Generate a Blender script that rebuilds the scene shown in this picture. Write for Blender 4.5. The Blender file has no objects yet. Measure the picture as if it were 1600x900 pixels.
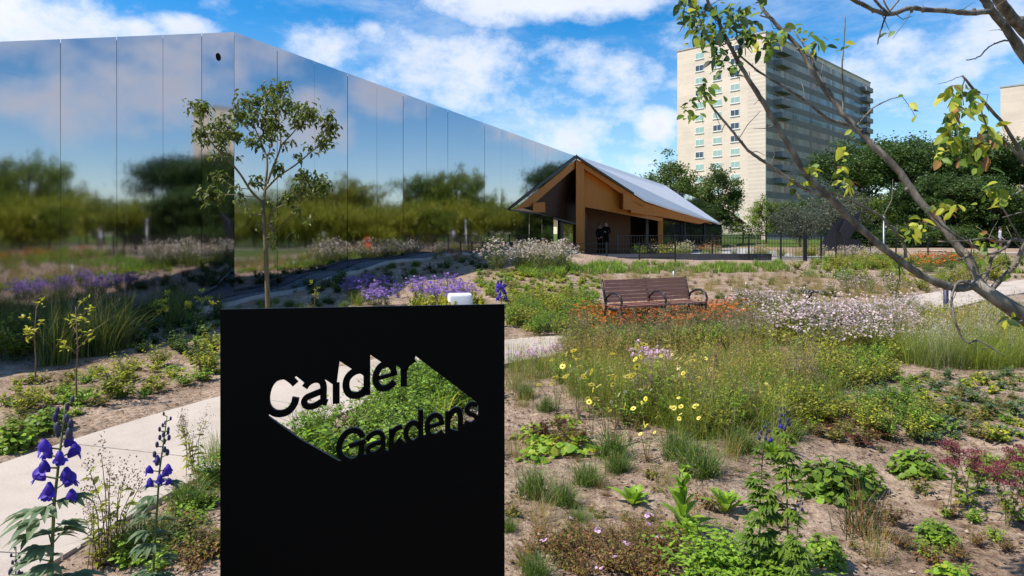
import bpy, bmesh, math, random
import numpy as np
from mathutils import Vector, Matrix
R = math.radians
rnd = random.Random(11)
nr = np.random.default_rng(7)
S = bpy.context.scene
COL = S.collection

# ------------------------------------------------------------------ camera, sky, sun
F, HZ, EYE = 1030.0, 365.0, 1.6
cam_d = bpy.data.cameras.new("camera"); cam = bpy.data.objects.new("camera", cam_d); COL.objects.link(cam)
cam.location = (0, 0, EYE); cam.rotation_euler = (R(90), 0, 0)
cam_d.sensor_width = 36.0; cam_d.lens = F / 1600 * 36
cam_d.shift_y = -(450 - HZ) / 1600
cam_d.clip_start = 0.05; cam_d.clip_end = 5000
S.camera = cam
S.view_settings.view_transform = 'Standard'
S.view_settings.look = 'None'; S.view_settings.gamma = 1.0; S.view_settings.exposure = 0.55
S.view_settings.use_curve_mapping = False
SUN_AZ, SUN_EL = 255.0, 55.0
SKY_STRENGTH = 0.115
def az_vec(az, el=0): return Vector((math.sin(R(az))*math.cos(R(el)), math.cos(R(az))*math.cos(R(el)), math.sin(R(el))))
sd = bpy.data.lights.new("sun", 'SUN'); so = bpy.data.objects.new("sun", sd); COL.objects.link(so)
sd.energy = 4.6; sd.angle = R(0.5); sd.color = (1.0, 0.955, 0.88)
so.rotation_euler = (-az_vec(SUN_AZ, SUN_EL)).to_track_quat('-Z', 'Y').to_euler()

def px_azel(u, v):
    x, y = (u-800)/F, (HZ-v)/F
    return math.atan2(x, 1), math.atan2(y, math.hypot(x, 1))

def make_world():
    w = bpy.data.worlds.new("World"); S.world = w; w.use_nodes = True
    nt = w.node_tree; nt.nodes.clear(); N = nt.nodes.new; L = nt.links.new
    def mt(op, a, b=None, c=None):
        n = N('ShaderNodeMath'); n.operation = op
        for i, q in enumerate((a, b, c)):
            if q is None: continue
            if isinstance(q, (int, float)): n.inputs[i].default_value = q
            else: L(q, n.inputs[i])
        return n.outputs[0]
    out = N('ShaderNodeOutputWorld'); bg = N('ShaderNodeBackground'); L(bg.outputs[0], out.inputs[0])
    bg.inputs[1].default_value = SKY_STRENGTH
    sky = N('ShaderNodeTexSky'); sky.sky_type = 'NISHITA'; sky.sun_disc = False
    sky.sun_elevation = R(SUN_EL); sky.sun_rotation = R(SUN_AZ); sky.air_density = 1.0; sky.dust_density = 0.4; sky.ozone_density = 2.5
    hs = N('ShaderNodeHueSaturation'); hs.inputs['Saturation'].default_value = 1.5; hs.inputs['Value'].default_value = 1.06
    L(sky.outputs[0], hs.inputs['Color'])
    tc = N('ShaderNodeTexCoord'); sp = N('ShaderNodeSeparateXYZ'); L(tc.outputs['Generated'], sp.inputs[0])
    X, Y, Z = sp.outputs
    az = mt('ARCTAN2', X, Y); el = mt('ARCSINE', Z)
    def noise(scale, det, rough, vec=None, sq=(1, 1, 1)):
        m = N('ShaderNodeMapping'); m.inputs['Scale'].default_value = sq
        L(vec or tc.outputs['Generated'], m.inputs[0])
        n = N('ShaderNodeTexNoise'); n.inputs['Scale'].default_value = scale; n.inputs['Detail'].default_value = det
        n.inputs['Roughness'].default_value = rough; L(m.outputs[0], n.inputs['Vector']); return n.outputs[0]
    n1 = noise(13, 10, 0.62, sq=(1, 1, 1.5)); n2 = noise(4.0, 4, 0.5, sq=(1, 1, 2.2)); n3 = noise(3.2, 7, 0.62, sq=(1, 1, 3.2))
    blobs = []
    for (u, v, ru, rv, a) in [(10,30,120,50,1.25),(200,52,62,20,.95),(282,42,40,17,.8),(840,2,240,34,1.05),(700,110,150,60,.72),(730,135,90,34,.55),
        (890,215,70,48,.75),(1025,192,34,30,.95),(510,80,70,46,.62),(578,52,24,20,.75),(930,130,180,85,.52),(1400,112,120,52,.8),(1490,100,90,34,.75),
        (1550,60,70,56,.75),(1000,235,60,26,.5),(640,40,60,20,.3),(1340,60,40,20,.2)]:
        a0, e0 = px_azel(u, v); blobs.append((a0, e0, ru/F, rv/F, a))
    for (A, E, ra, re, a) in [(46,20,6,5,1.),(52,22,7,6,1.),(58,17,6,4,.9),(62,26,6,5,.9),(70,22,7,4,.9),(77,19,5,4,.8),(66,12,4,1.8,.9),(74,9,3,2,.9),
        (48,12,4,2.5,.8),(54,9,4,2,.7),(85,14,6,4,.8),(95,22,10,6,.9),(58,31,6,4,.8),(72,30,8,4,.8)]:
        blobs.append((R(A), R(E), R(ra*1.35), R(re*1.3), a*1.15))
    acc = None
    for (a0, e0, ra, re, amp) in blobs:
        da = mt('MULTIPLY', mt('SUBTRACT', az, a0), 1/ra); de = mt('MULTIPLY', mt('SUBTRACT', el, e0), 1/re)
        d2 = mt('ADD', mt('MULTIPLY', da, da), mt('MULTIPLY', de, de))
        v = mt('MULTIPLY', mt('MAXIMUM', mt('SUBTRACT', 1.0, mt('MULTIPLY', d2, 0.55)), 0.0), amp)
        acc = v if acc is None else mt('MAXIMUM', acc, v)
    # elsewhere round the sky: fair-weather cloud
    gen = mt('MULTIPLY', mt('SUBTRACT', n2, 0.5), 2.2)
    far = mt('GREATER_THAN', mt('ABSOLUTE', az), 1.55)
    acc = mt('MAXIMUM', acc, mt('MULTIPLY', mt('MAXIMUM', gen, 0.0), far))
    cov = mt('ADD', acc, mt('MULTIPLY', mt('SUBTRACT', n1, 0.5), 2.5))
    mr = N('ShaderNodeMapRange'); mr.interpolation_type = 'SMOOTHSTEP'
    L(cov, mr.inputs[0]); mr.inputs[1].default_value = 0.05; mr.inputs[2].default_value = 1.25
    wisp = N('ShaderNodeMapRange'); wisp.interpolation_type = 'SMOOTHSTEP'
    L(n3, wisp.inputs[0]); wisp.inputs[1].default_value = 0.45; wisp.inputs[2].default_value = 0.78; wisp.inputs[4].default_value = 0.52
    low = N('ShaderNodeMapRange'); L(el, low.inputs[0]); low.inputs[1].default_value = 0.0; low.inputs[2].default_value = 0.30
    low.inputs[3].default_value = 0.24; low.inputs[4].default_value = 0.0
    mask = mt('MAXIMUM', mt('MAXIMUM', mr.outputs[0], wisp.outputs[0]), low.outputs[0])
    th = N('ShaderNodeMapRange'); L(cov, th.inputs[0]); th.inputs[1].default_value = 0.5; th.inputs[2].default_value = 1.45
    cc = N('ShaderNodeMix'); cc.data_type = 'RGBA'
    L(mt('MULTIPLY', th.outputs[0], mt('MULTIPLY', noise(6, 4, .5, sq=(1,1,2)), 1.5)), cc.inputs[0])
    cc.inputs[6].default_value = (6.3, 6.5, 7.0, 1); cc.inputs[7].default_value = (3.7, 4.05, 5.1, 1)
    mx = N('ShaderNodeMix'); mx.data_type = 'RGBA'; L(mask, mx.inputs[0]); L(hs.outputs[0], mx.inputs[6]); L(cc.outputs[2], mx.inputs[7])
    L(mx.outputs[2], bg.inputs[0])
make_world()

# ------------------------------------------------------------------ helpers
class MB:
    def __init__(s): s.v = []; s.n = 0; s.f = []; s.m = []
    def add(s, verts, faces, m=0):
        verts = np.asarray(verts, float).reshape(-1, 3); faces = np.asarray(faces, int)
        if faces.ndim == 1: faces = faces[None]
        s.v.append(verts); s.f.append(faces + s.n); s.m.append(m if np.ndim(m) else np.full(len(faces), m)); s.n += len(verts)
    def mesh(s, name, mats, smooth=True):
        me = bpy.data.meshes.new(name)
        V = np.concatenate(s.v); me.vertices.add(len(V)); me.vertices.foreach_set('co', V.ravel())
        li = np.concatenate([f.ravel() for f in s.f]); tot = np.concatenate([np.full(len(f), f.shape[1]) for f in s.f])
        st = np.concatenate([[0], np.cumsum(tot)[:-1]])
        me.loops.add(len(li)); me.loops.foreach_set('vertex_index', li)
        me.polygons.add(len(tot)); me.polygons.foreach_set('loop_start', st)
        me.polygons.foreach_set('material_index', np.concatenate(s.m).astype(int))
        me.polygons.foreach_set('use_smooth', np.full(len(tot), bool(smooth)))
        for m in (mats if isinstance(mats, (list, tuple)) else [mats]): me.materials.append(m)
        me.update(calc_edges=True); me.validate(); return me
    def box(s, c, size, rz=0, m=0, ax=None):
        c = np.array(c, float); h = np.array(size, float)/2
        if ax is None: e = np.array([[math.cos(rz), math.sin(rz), 0], [-math.sin(rz), math.cos(rz), 0], [0, 0, 1]])
        else: e = np.array(ax, float)
        P = [c + sx*h[0]*e[0] + sy*h[1]*e[1] + sz*h[2]*e[2] for sx in (-1, 1) for sy in (-1, 1) for sz in (-1, 1)]
        s.add(P, [[0,1,3,2],[4,6,7,5],[0,4,5,1],[2,3,7,6],[0,2,6,4],[1,5,7,3]], m)
    def prism(s, poly, off, m=0):
        P = np.asarray(poly, float); n = len(P); off = np.asarray(off, float)
        V = np.concatenate([P, P+off]); s.add(V, list(range(n)), m)
        s.f.append(np.array([[n+i for i in reversed(range(n))]]) + s.n - 2*n); s.m.append(np.full(1, m))
        s.f.append(np.array([[i, (i+1) % n + n*0, (i+1) % n + n, i+n] for i in range(n)]) + s.n - 2*n); s.m.append(np.full(n, m))
    def tube(s, P, r, k=6, m=0, cap=True):
        P = np.asarray(P, float); n = len(P); r = np.broadcast_to(np.asarray(r, float), (n,))
        T = np.gradient(P, axis=0); T /= np.linalg.norm(T, axis=1)[:, None] + 1e-9
        up = np.array([0, 0, 1.]) if abs(T[0][2]) < .9 else np.array([1., 0, 0])
        V = []; u = np.cross(T[0], up); u /= np.linalg.norm(u)
        for i in range(n):
            u = u - T[i]*np.dot(u, T[i]); u /= np.linalg.norm(u)+1e-9; w = np.cross(T[i], u)
            for j in range(k):
                a = 2*math.pi*j/k; V.append(P[i] + r[i]*(math.cos(a)*u + math.sin(a)*w))
        q = [[i*k+j, i*k+(j+1) % k, (i+1)*k+(j+1) % k, (i+1)*k+j] for i in range(n-1) for j in range(k)]
        s.add(V, q, m)
        if cap:
            b = s.n - n*k
            s.f.append(np.array([[b+(n-1)*k+j for j in range(k)]])); s.m.append(np.full(1, m))
    def sphere(s, c, r, m=0, nu=8, nv=6, sc=(1, 1, 1)):
        c = np.asarray(c, float); V = [];
        for i in range(nv+1):
            t = math.pi*i/nv
            for j in range(nu):
                a = 2*math.pi*j/nu; V.append(c + r*np.array([sc[0]*math.sin(t)*math.cos(a), sc[1]*math.sin(t)*math.sin(a), sc[2]*math.cos(t)]))
        s.add(V, [[i*nu+j, (i+1)*nu+j, (i+1)*nu+(j+1) % nu, i*nu+(j+1) % nu] for i in range(nv) for j in range(nu)], m)
    def leaves(s, P, D, Nn, L, W, prof=(.12, 1., .8, 0.04), fold=.18, droop=.25, m=0):
        P = np.asarray(P, float); n = len(P)
        if n == 0: return
        D = np.asarray(D, float); D = D/(np.linalg.norm(D, axis=1)[:, None]+1e-9)
        Nn = np.asarray(Nn, float); Sd = np.cross(D, Nn); Sd /= np.linalg.norm(Sd, axis=1)[:, None]+1e-9
        Nn = np.cross(Sd, D)
        L = np.broadcast_to(np.asarray(L, float), (n,))[:, None]; W = np.broadcast_to(np.asarray(W, float), (n,))[:, None]
        rows = len(prof); V = np.zeros((n, rows*3, 3))
        for i, w in enumerate(prof):
            t = i/(rows-1); mid = P + D*L*t*(1-.1*droop*t) - np.array([0, 0, 1.])*L*droop*t*t
            V[:, i*3+1] = mid; V[:, i*3] = mid - Sd*W*w/2 + Nn*W*w*fold; V[:, i*3+2] = mid + Sd*W*w/2 + Nn*W*w*fold
        q = np.array([[i*3+j, i*3+j+1, (i+1)*3+j+1, (i+1)*3+j] for i in range(rows-1) for j in range(2)])
        Q = (q[None] + (np.arange(n)*rows*3)[:, None, None]).reshape(-1, 4); s.add(V.reshape(-1, 3), Q, m)
    def cards(s, P, D, Nn, L, W, m=0):      # small folded leaf of two faces
        P = np.asarray(P, float); n = len(P)
        if n == 0: return
        D = D/(np.linalg.norm(D, axis=1)[:, None]+1e-9); Sd = np.cross(D, Nn); Sd /= np.linalg.norm(Sd, axis=1)[:, None]+1e-9
        Nv = np.cross(Sd, D); L = np.broadcast_to(L, (n,))[:, None]; W = np.broadcast_to(W, (n,))[:, None]
        V = np.stack([P, P+D*L*.5+Sd*W/2+Nv*W*.15, P+D*L, P+D*L*.5-Sd*W/2+Nv*W*.15], 1)
        b = (np.arange(n)*4)[:, None]; s.add(V.reshape(-1, 3), np.concatenate([b+np.array([[0,1,2]]), b+np.array([[0,2,3]])]), m)
    def blades(s, B, A, h, lean, w, rows=4, m=0, curl=1.0):
        n = len(B); B = np.asarray(B, float); A = np.asarray(A, float)
        dh = np.stack([np.cos(A), np.sin(A), np.zeros(n)], 1); sd_ = np.stack([-np.sin(A), np.cos(A), np.zeros(n)], 1)
        tw = nr.uniform(-.9, .9, n)[:, None]; sd_ = sd_*np.cos(tw) + dh*np.sin(tw)
        h = np.broadcast_to(h, (n,))[:, None]; lean = np.broadcast_to(lean, (n,))[:, None]; w = np.broadcast_to(w, (n,))[:, None]
        V = np.zeros((n, rows*2, 3))
        for i in range(rows):
            t = i/(rows-1); c = B + dh*h*lean*(.35*t+.65*t*t) + np.array([0, 0, 1.])*h*(t - curl*.42*lean*t**3)
            ww = w*(1-.93*t**1.5)/2; V[:, 2*i] = c - sd_*ww; V[:, 2*i+1] = c + sd_*ww
        q = np.array([[2*i, 2*i+1, 2*i+3, 2*i+2] for i in range(rows-1)])
        s.add(V.reshape(-1, 3), (q[None]+(np.arange(n)*rows*2)[:, None, None]).reshape(-1, 4), m)
        return V[:, -1]
    def daisies(s, P, Nn, r, m_pet, m_cen, k=9, cr=.3, cup=.15, pw=.55):
        for p, nn, rr in zip(np.asarray(P, float), np.asarray(Nn, float), np.broadcast_to(r, (len(P),))):
            nn = nn/np.linalg.norm(nn); a = np.cross(nn, [0.3, .9, .1]); a /= np.linalg.norm(a); b = np.cross(nn, a)
            V = []; Q = []; o = rnd.random()*6
            for j in range(k):
                t = o+2*math.pi*j/k; d = math.cos(t)*a+math.sin(t)*b; e = -math.sin(t)*a+math.cos(t)*b; wd = rr*pw*math.pi/k*1.3
                V += [p+d*rr*cr*.6, p+d*rr*.62+e*wd+nn*rr*cup, p+d*rr*(.92+.16*rnd.random())+nn*rr*cup*rnd.uniform(-.6, 1.6), p+d*rr*.62-e*wd+nn*rr*cup]; Q.append([4*j, 4*j+1, 4*j+2, 4*j+3])
            s.add(V, Q, m_pet)
            if m_cen is not None:
                C = [p+nn*rr*cr*.7]+[p+(math.cos(2*math.pi*j/6)*a+math.sin(2*math.pi*j/6)*b)*rr*cr+nn*rr*.05 for j in range(6)]
                s.add(C, [[0, 1+j, 1+(j+1) % 6] for j in range(6)], m_cen)

def obj(name, me, parent=None, loc=(0, 0, 0), rz=0, sc=1.0):
    o = bpy.data.objects.new(name, me); COL.objects.link(o); o.location = loc; o.rotation_euler = (0, 0, rz)
    o.scale = (sc, sc, sc) if np.ndim(sc) == 0 else sc
    if parent is not None: o.parent = parent
    return o
def tag(o, label=None, cat=None, group=None, kind=None):
    if label: o['label'] = label
    if cat: o['category'] = cat
    if group: o['group'] = group
    if kind: o['kind'] = kind
    return o
def thing(name, label, cat, loc=(0, 0, 0), rz=0, group=None):
    return tag(obj(name, None, None, loc, rz), label, cat, group)

# ------------------------------------------------------------------ materials
def nodes(m):
    m.use_nodes = True; nt = m.node_tree; nt.nodes.clear()
    out = nt.nodes.new('ShaderNodeOutputMaterial'); b = nt.nodes.new('ShaderNodeBsdfPrincipled'); nt.links.new(b.outputs[0], out.inputs[0])
    return nt, out, b
def ramp(nt, fac, cols):
    r = nt.nodes.new('ShaderNodeValToRGB'); e = r.color_ramp.elements
    while len(e) < len(cols): e.new(.5)
    for i, c in enumerate(cols): e[i].position = i/(len(cols)-1) if len(c) == 3 else c[3]; e[i].color = (*c[:3], 1)
    nt.links.new(fac, r.inputs[0]); return r.outputs[0]
def noise_n(nt, scale, detail=4, rough=.55, coord='Object', sq=(1, 1, 1)):
    tc = nt.nodes.new('ShaderNodeTexCoord'); mp = nt.nodes.new('ShaderNodeMapping'); mp.inputs['Scale'].default_value = sq
    n = nt.nodes.new('ShaderNodeTexNoise'); n.inputs['Scale'].default_value = scale; n.inputs['Detail'].default_value = detail; n.inputs['Roughness'].default_value = rough
    nt.links.new(tc.outputs[coord], mp.inputs[0]); nt.links.new(mp.outputs[0], n.inputs['Vector']); return n.outputs[0]
def bump(nt, b, h, strength=.4, dist=.02):
    bp = nt.nodes.new('ShaderNodeBump'); bp.inputs['Strength'].default_value = strength; bp.inputs['Distance'].default_value = dist
    nt.links.new(h, bp.inputs['Height']); nt.links.new(bp.outputs[0], b.inputs['Normal'])
def plain(name, cols, rough=.6, scale=8, metal=0, spec=.4, bmp=0, sq=(1, 1, 1), coord='Object', bd=.01):
    m = bpy.data.materials.new(name); nt, out, b = nodes(m)
    if len(cols) == 1: cols = [tuple(c*.88 for c in cols[0]), tuple(min(1, c*1.12) for c in cols[0])]
    n = noise_n(nt, scale, 5, .6, coord, sq); nt.links.new(ramp(nt, n, [(*c, .3+.4*i/(len(cols)-1)) for i, c in enumerate(cols)]), b.inputs['Base Color'])
    b.inputs['Roughness'].default_value = rough; b.inputs['Metallic'].default_value = metal; b.inputs['Specular IOR Level'].default_value = spec
    if bmp: bump(nt, b, n, bmp, bd)
    return m
def leafm(name, cols, trans=.35, rough=.5, spec=.35):
    if name.split('_')[0] in ('leaf', 'blade') and 'dark' not in name: cols = [(min(.6, a*1.66), min(.6, b_*1.46), c*1.1) for a, b_, c in cols]
    m = bpy.data.materials.new(name); nt, out, b = nodes(m)
    g = nt.nodes.new('ShaderNodeNewGeometry'); oi = nt.nodes.new('ShaderNodeObjectInfo')
    a = nt.nodes.new('ShaderNodeMath'); a.operation = 'MULTIPLY_ADD'; nt.links.new(oi.outputs['Random'], a.inputs[0]); a.inputs[1].default_value = .35
    c = nt.nodes.new('ShaderNodeMath'); c.operation = 'MULTIPLY'; nt.links.new(g.outputs['Random Per Island'], c.inputs[0]); c.inputs[1].default_value = .65
    nt.links.new(c.outputs[0], a.inputs[2]); col = ramp(nt, a.outputs[0], cols)
    nt.links.new(col, b.inputs['Base Color']); b.inputs['Roughness'].default_value = rough; b.inputs['Specular IOR Level'].default_value = spec
    t = nt.nodes.new('ShaderNodeBsdfTranslucent'); mx = nt.nodes.new('ShaderNodeMixShader'); mx.inputs[0].default_value = trans
    hs = nt.nodes.new('ShaderNodeHueSaturation'); hs.inputs['Value'].default_value = 1.5; hs.inputs['Hue'].default_value = .485; nt.links.new(col, hs.inputs['Color']); nt.links.new(hs.outputs[0], t.inputs[0])
    nt.links.new(b.outputs[0], mx.inputs[1]); nt.links.new(t.outputs[0], mx.inputs[2]); nt.links.new(mx.outputs[0], out.inputs[0])
    return m
M = {}
M['mid'] = leafm('leaf_mid_green', [(.035,.075,.012),(.08,.15,.02),(.13,.19,.03)])
M['bright'] = leafm('leaf_bright_green', [(.07,.15,.015),(.13,.25,.025),(.20,.32,.04)])
M['lime'] = leafm('leaf_yellow_green', [(.13,.18,.02),(.22,.27,.03),(.33,.34,.05)])
M['dark'] = leafm('leaf_dark_green', [(.014,.035,.008),(.03,.06,.012),(.05,.09,.02)])
M['olive'] = leafm('leaf_olive', [(.06,.08,.015),(.11,.13,.025),(.17,.16,.04)])
M['ytree'] = leafm('young_tree_leaf', [(.05,.075,.013),(.11,.145,.024),(.22,.24,.04)])
M['blue'] = leafm('leaf_blue_green', [(.03,.065,.04),(.07,.12,.075),(.12,.18,.11)])
M['brown'] = leafm('leaf_dry_brown', [(.07,.035,.015),(.14,.075,.03),(.20,.13,.05)], .2)
M['redleaf'] = leafm('leaf_dark_red', [(.06,.015,.012),(.12,.03,.02),(.10,.07,.03)], .25)
M['grass'] = leafm('blade_green', [(.03,.07,.012),(.07,.13,.02),(.12,.18,.035)], .3)
M['dgrass'] = leafm('blade_dark_green', [(.02,.05,.012),(.04,.085,.018),(.09,.13,.04)], .3)
M['sgrass'] = leafm('blade_straw', [(.14,.13,.035),(.26,.20,.07),(.34,.26,.12)], .3)
M['lgrass'] = leafm('blade_lime', [(.09,.135,.018),(.15,.20,.025),(.22,.24,.045)], .3)
M['ograss'] = leafm('blade_olive', [(.05,.09,.015),(.11,.15,.03),(.20,.19,.06)], .3)
M['stem'] = plain('stem_green', [(.06,.10,.025),(.12,.14,.04)], .6)
M['bstem'] = plain('stem_brown', [(.10,.06,.035),(.20,.13,.07)], .7)
M['violet'] = leafm('petal_violet', [(.035,.014,.19),(.07,.028,.36),(.14,.07,.52)], .35)
M['bud'] = leafm('petal_bud_dark', [(.02,.018,.07),(.05,.04,.12),(.09,.10,.07)], .2)
M['purple'] = leafm('petal_purple', [(.14,.06,.40),(.26,.13,.58),(.44,.27,.70)], .35)
M['lav'] = leafm('petal_pale_lavender', [(.50,.34,.38),(.68,.51,.54),(.82,.71,.71)], .3)
M['white'] = leafm('petal_white', [(.30,.23,.17),(.50,.43,.35),(.70,.65,.57)], .3)
M['orange'] = leafm('petal_orange', [(.30,.035,.004),(.56,.10,.004),(.72,.27,.012)], .12)
M['yellow'] = leafm('petal_yellow', [(.74,.58,.04),(.84,.74,.09),(.87,.82,.28)], .3)
M['cream'] = leafm('petal_cream', [(.75,.70,.30),(.85,.82,.55)], .3)
M['pink'] = leafm('petal_pink', [(.58,.30,.55),(.72,.48,.68),(.80,.6,.74)], .3)
M['maroon'] = leafm('flower_maroon', [(.10,.016,.025),(.19,.04,.05),(.28,.09,.09)], .2)
M['centre'] = plain('flower_centre', [(.09,.05,.015),(.20,.12,.02)], .8)
M['ycentre'] = plain('flower_yellow_centre', [(.6,.38,.03)], .8)
M['seed'] = leafm('seed_brown', [(.12,.08,.05),(.22,.16,.10),(.33,.26,.17)], .2)
M['fl'] = leafm('far_leaf_dark', [(.025,.052,.012),(.05,.092,.018),(.085,.14,.03)], .3)
M['fl2'] = leafm('far_leaf_mid', [(.045,.08,.014),(.08,.125,.02),(.13,.17,.03)], .3)
M['fl3'] = leafm('far_leaf_yellow', [(.12,.14,.012),(.22,.24,.018),(.32,.31,.03)], .4)
M['fl5'] = leafm('far_leaf_lit_green', [(.07,.11,.012),(.13,.19,.02),(.22,.27,.03)], .4)
M['fl4'] = leafm('far_leaf_grey', [(.06,.075,.045),(.10,.11,.07),(.16,.16,.12)], .25)
M['bark'] = plain('bark_dark', [(.03,.024,.018),(.08,.065,.05)], .9, 14, bmp=.6)
M['bark2'] = plain('bark_grey_tan', [(.035,.029,.023),(.14,.118,.094),(.30,.26,.21)], .75, 22, bmp=.8, sq=(1, 1, .35), bd=.006)
M['bark3'] = plain('bark_tan', [(.08,.058,.028),(.19,.145,.07)], .8, 18, bmp=.5, sq=(1, 1, .3))
M['black'] = plain('black_powder_coat', [(.0014,.0014,.0014)], .6, 30, spec=.07)
M['signedge'] = plain('black_powder_edge', [(.010,.010,.0105)], .5, 30, spec=.5)
M['blackm'] = plain('black_painted_metal', [(.012,.012,.013)], .45, 20)
M['steel'] = plain('dark_steel_plate', [(.014,.013,.017),(.024,.022,.028)], .6, 3)
M['greym'] = plain('grey_metal', [(.25,.25,.25)], .4, 10, metal=.6)
M['navy'] = plain('navy_painted_post', [(.02,.025,.06)], .5)
M['whitep'] = plain('white_plastic', [(.78,.78,.79)], .35)
M['orangep'] = plain('orange_plastic', [(.75,.10,.012)], .45)
M['skin'] = plain('skin', [(.35,.19,.12)], .6)
M['cloth_d'] = plain('dark_cloth', [(.006,.005,.005)], .9, spec=.1)
M['cloth_w'] = plain('pale_cloth', [(.35,.34,.38)], .85)
M['cloth_b'] = plain('brown_cloth', [(.10,.07,.06)], .85)
M['hair'] = plain('hair_dark', [(.012,.009,.007)], .6)

def wood_mat(name, a, b_, scale, axis_sq, rough=.5):
    m = bpy.data.materials.new(name); nt, out, b = nodes(m)
    n = noise_n(nt, scale, 5, .6, 'Object', axis_sq); nt.links.new(ramp(nt, n, [(*a, .3), (*b_, .7)]), b.inputs['Base Color'])
    b.inputs['Roughness'].default_value = rough; b.inputs['Specular IOR Level'].default_value = .22; bump(nt, b, n, .15, .004); return m
M['wood'] = wood_mat('fir_wood', (.34,.108,.012), (.47,.165,.022), 6, (3, 3, .15))
M['woodd'] = wood_mat('deep_shaded_fir_wood', (.018,.006,.0025), (.035,.011,.004), 5, (3, 3, .2))  # same fir, deep shade of soffit, ceiling and back walls put into the colour
M['woodm'] = wood_mat('shaded_fir_wood', (.075,.026,.007), (.12,.042,.010), 6, (3, 3, .15))  # same fir, darkened to carry the interior shade on the inner wall
M['bwood'] = wood_mat('bench_wood', (.21,.09,.066), (.34,.175,.13), 7, (.5, 8, 8), .55)
M['conc'] = plain('concrete', [(.30,.285,.27),(.40,.385,.36)], .85, 3, bmp=.1)
M['dconc'] = plain('dark_grey_panel', [(.035,.036,.042),(.055,.056,.064)], .5, 2)
M['gconc'] = plain('grey_panel', [(.16,.165,.175),(.21,.215,.22)], .6, 2)

def mirror_mat():
    m = bpy.data.materials.new('brushed_mirror_steel'); nt, out, b = nodes(m)
    b.inputs['Metallic'].default_value = 1; b.inputs['Base Color'].default_value = (.47, .465, .50, 1)
    b.inputs['Roughness'].default_value = .04
    geo = nt.nodes.new('ShaderNodeNewGeometry')
    b.inputs['Anisotropic'].default_value = .7
    tg = nt.nodes.new('ShaderNodeTangent'); tg.direction_type = 'RADIAL'; tg.axis = 'Z'
    nt.links.new(tg.outputs[0], b.inputs['Tangent']); b.inputs['Anisotropic Rotation'].default_value = 0.25
    n1 = noise_n(nt, .7, 1, .4, 'Object', (.7, .7, 1.0)); n2 = noise_n(nt, 5, 2, .5, 'Object', (.15, .15, 1.6))
    a = nt.nodes.new('ShaderNodeMath'); a.operation = 'MULTIPLY_ADD'; nt.links.new(n2, a.inputs[0]); a.inputs[1].default_value = .05; nt.links.new(n1, a.inputs[2])
    bump(nt, b, a.outputs[0], 1.0, .0030)
    return m
M['mirror'] = mirror_mat()
def glass_mat():
    m = bpy.data.materials.new('dark_glass'); nt, out, b = nodes(m)
    n = noise_n(nt, 1.5, 2); nt.links.new(ramp(nt, n, [(.006,.009,.008), (.014,.02,.018)]), b.inputs['Base Color'])
    b.inputs['Roughness'].default_value = .04; b.inputs['Specular IOR Level'].default_value = .6; return m
M['glass'] = glass_mat()
def roof_mat():
    m = bpy.data.materials.new('roof_metal'); nt, out, b = nodes(m)
    n = noise_n(nt, .8, 3); nt.links.new(ramp(nt, n, [(.70,.69,.69), (.80,.79,.79)]), b.inputs['Base Color'])
    b.inputs['Metallic'].default_value = .5; b.inputs['Roughness'].default_value = .45; return m
M['roof'] = roof_mat()
def brick_mat(name, c1, c2, mort, scale):
    m = bpy.data.materials.new(name); nt, out, b = nodes(m)
    tc = nt.nodes.new('ShaderNodeTexCoord'); sp = nt.nodes.new('ShaderNodeSeparateXYZ'); nt.links.new(tc.outputs['Object'], sp.inputs[0])
    ad = nt.nodes.new('ShaderNodeMath'); ad.operation = 'ADD'; nt.links.new(sp.outputs[0], ad.inputs[0]); nt.links.new(sp.outputs[1], ad.inputs[1])
    cb = nt.nodes.new('ShaderNodeCombineXYZ'); nt.links.new(ad.outputs[0], cb.inputs[0]); nt.links.new(sp.outputs[2], cb.inputs[1])
    br = nt.nodes.new('ShaderNodeTexBrick'); nt.links.new(cb.outputs[0], br.inputs[0]); br.inputs['Scale'].default_value = scale
    br.inputs['Color1'].default_value = (*c1, 1); br.inputs['Color2'].default_value = (*c2, 1); br.inputs['Mortar'].default_value = (*mort, 1)
    br.inputs['Brick Width'].default_value = .9; br.inputs['Row Height'].default_value = .42; br.inputs['Mortar Size'].default_value = .03
    n = noise_n(nt, .15, 5, .6); mx = nt.nodes.new('ShaderNodeMix'); mx.data_type = 'RGBA'; mx.blend_type = 'MULTIPLY'; mx.inputs[0].default_value = 1
    nt.links.new(br.outputs[0], mx.inputs[6]); nt.links.new(ramp(nt, n, [(.86,.86,.87,.3), (1.06,1.05,1.03,.7)]), mx.inputs[7])
    nt.links.new(mx.outputs[2], b.inputs['Base Color']); b.inputs['Roughness'].default_value = .85; return m
M['brick'] = brick_mat('buff_brick', (.66,.54,.43), (.72,.59,.47), (.60,.50,.41), .9)
M['spandrel'] = plain('grey_brown_spandrel', [(.17,.155,.142),(.215,.198,.18)], .85, .6)
M['winw'] = plain('white_window_frame', [(.70,.68,.64)], .6)
M['winf'] = plain('grey_window_frame', [(.30,.30,.29)], .5)
def pane_mat(name, c, spec=.6):
    m = bpy.data.materials.new(name); nt, out, b = nodes(m); g = nt.nodes.new('ShaderNodeNewGeometry')
    nt.links.new(ramp(nt, g.outputs['Random Per Island'], c), b.inputs['Base Color']); b.inputs['Roughness'].default_value = .08; b.inputs['Specular IOR Level'].default_value = spec; return m
M['pane_g'] = pane_mat('green_blinds_glass', [(.20,.32,.28),(.30,.42,.36),(.34,.46,.42)])
M['pane_d'] = pane_mat('dark_window_glass', [(.03,.04,.055),(.07,.09,.12)])
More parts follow.
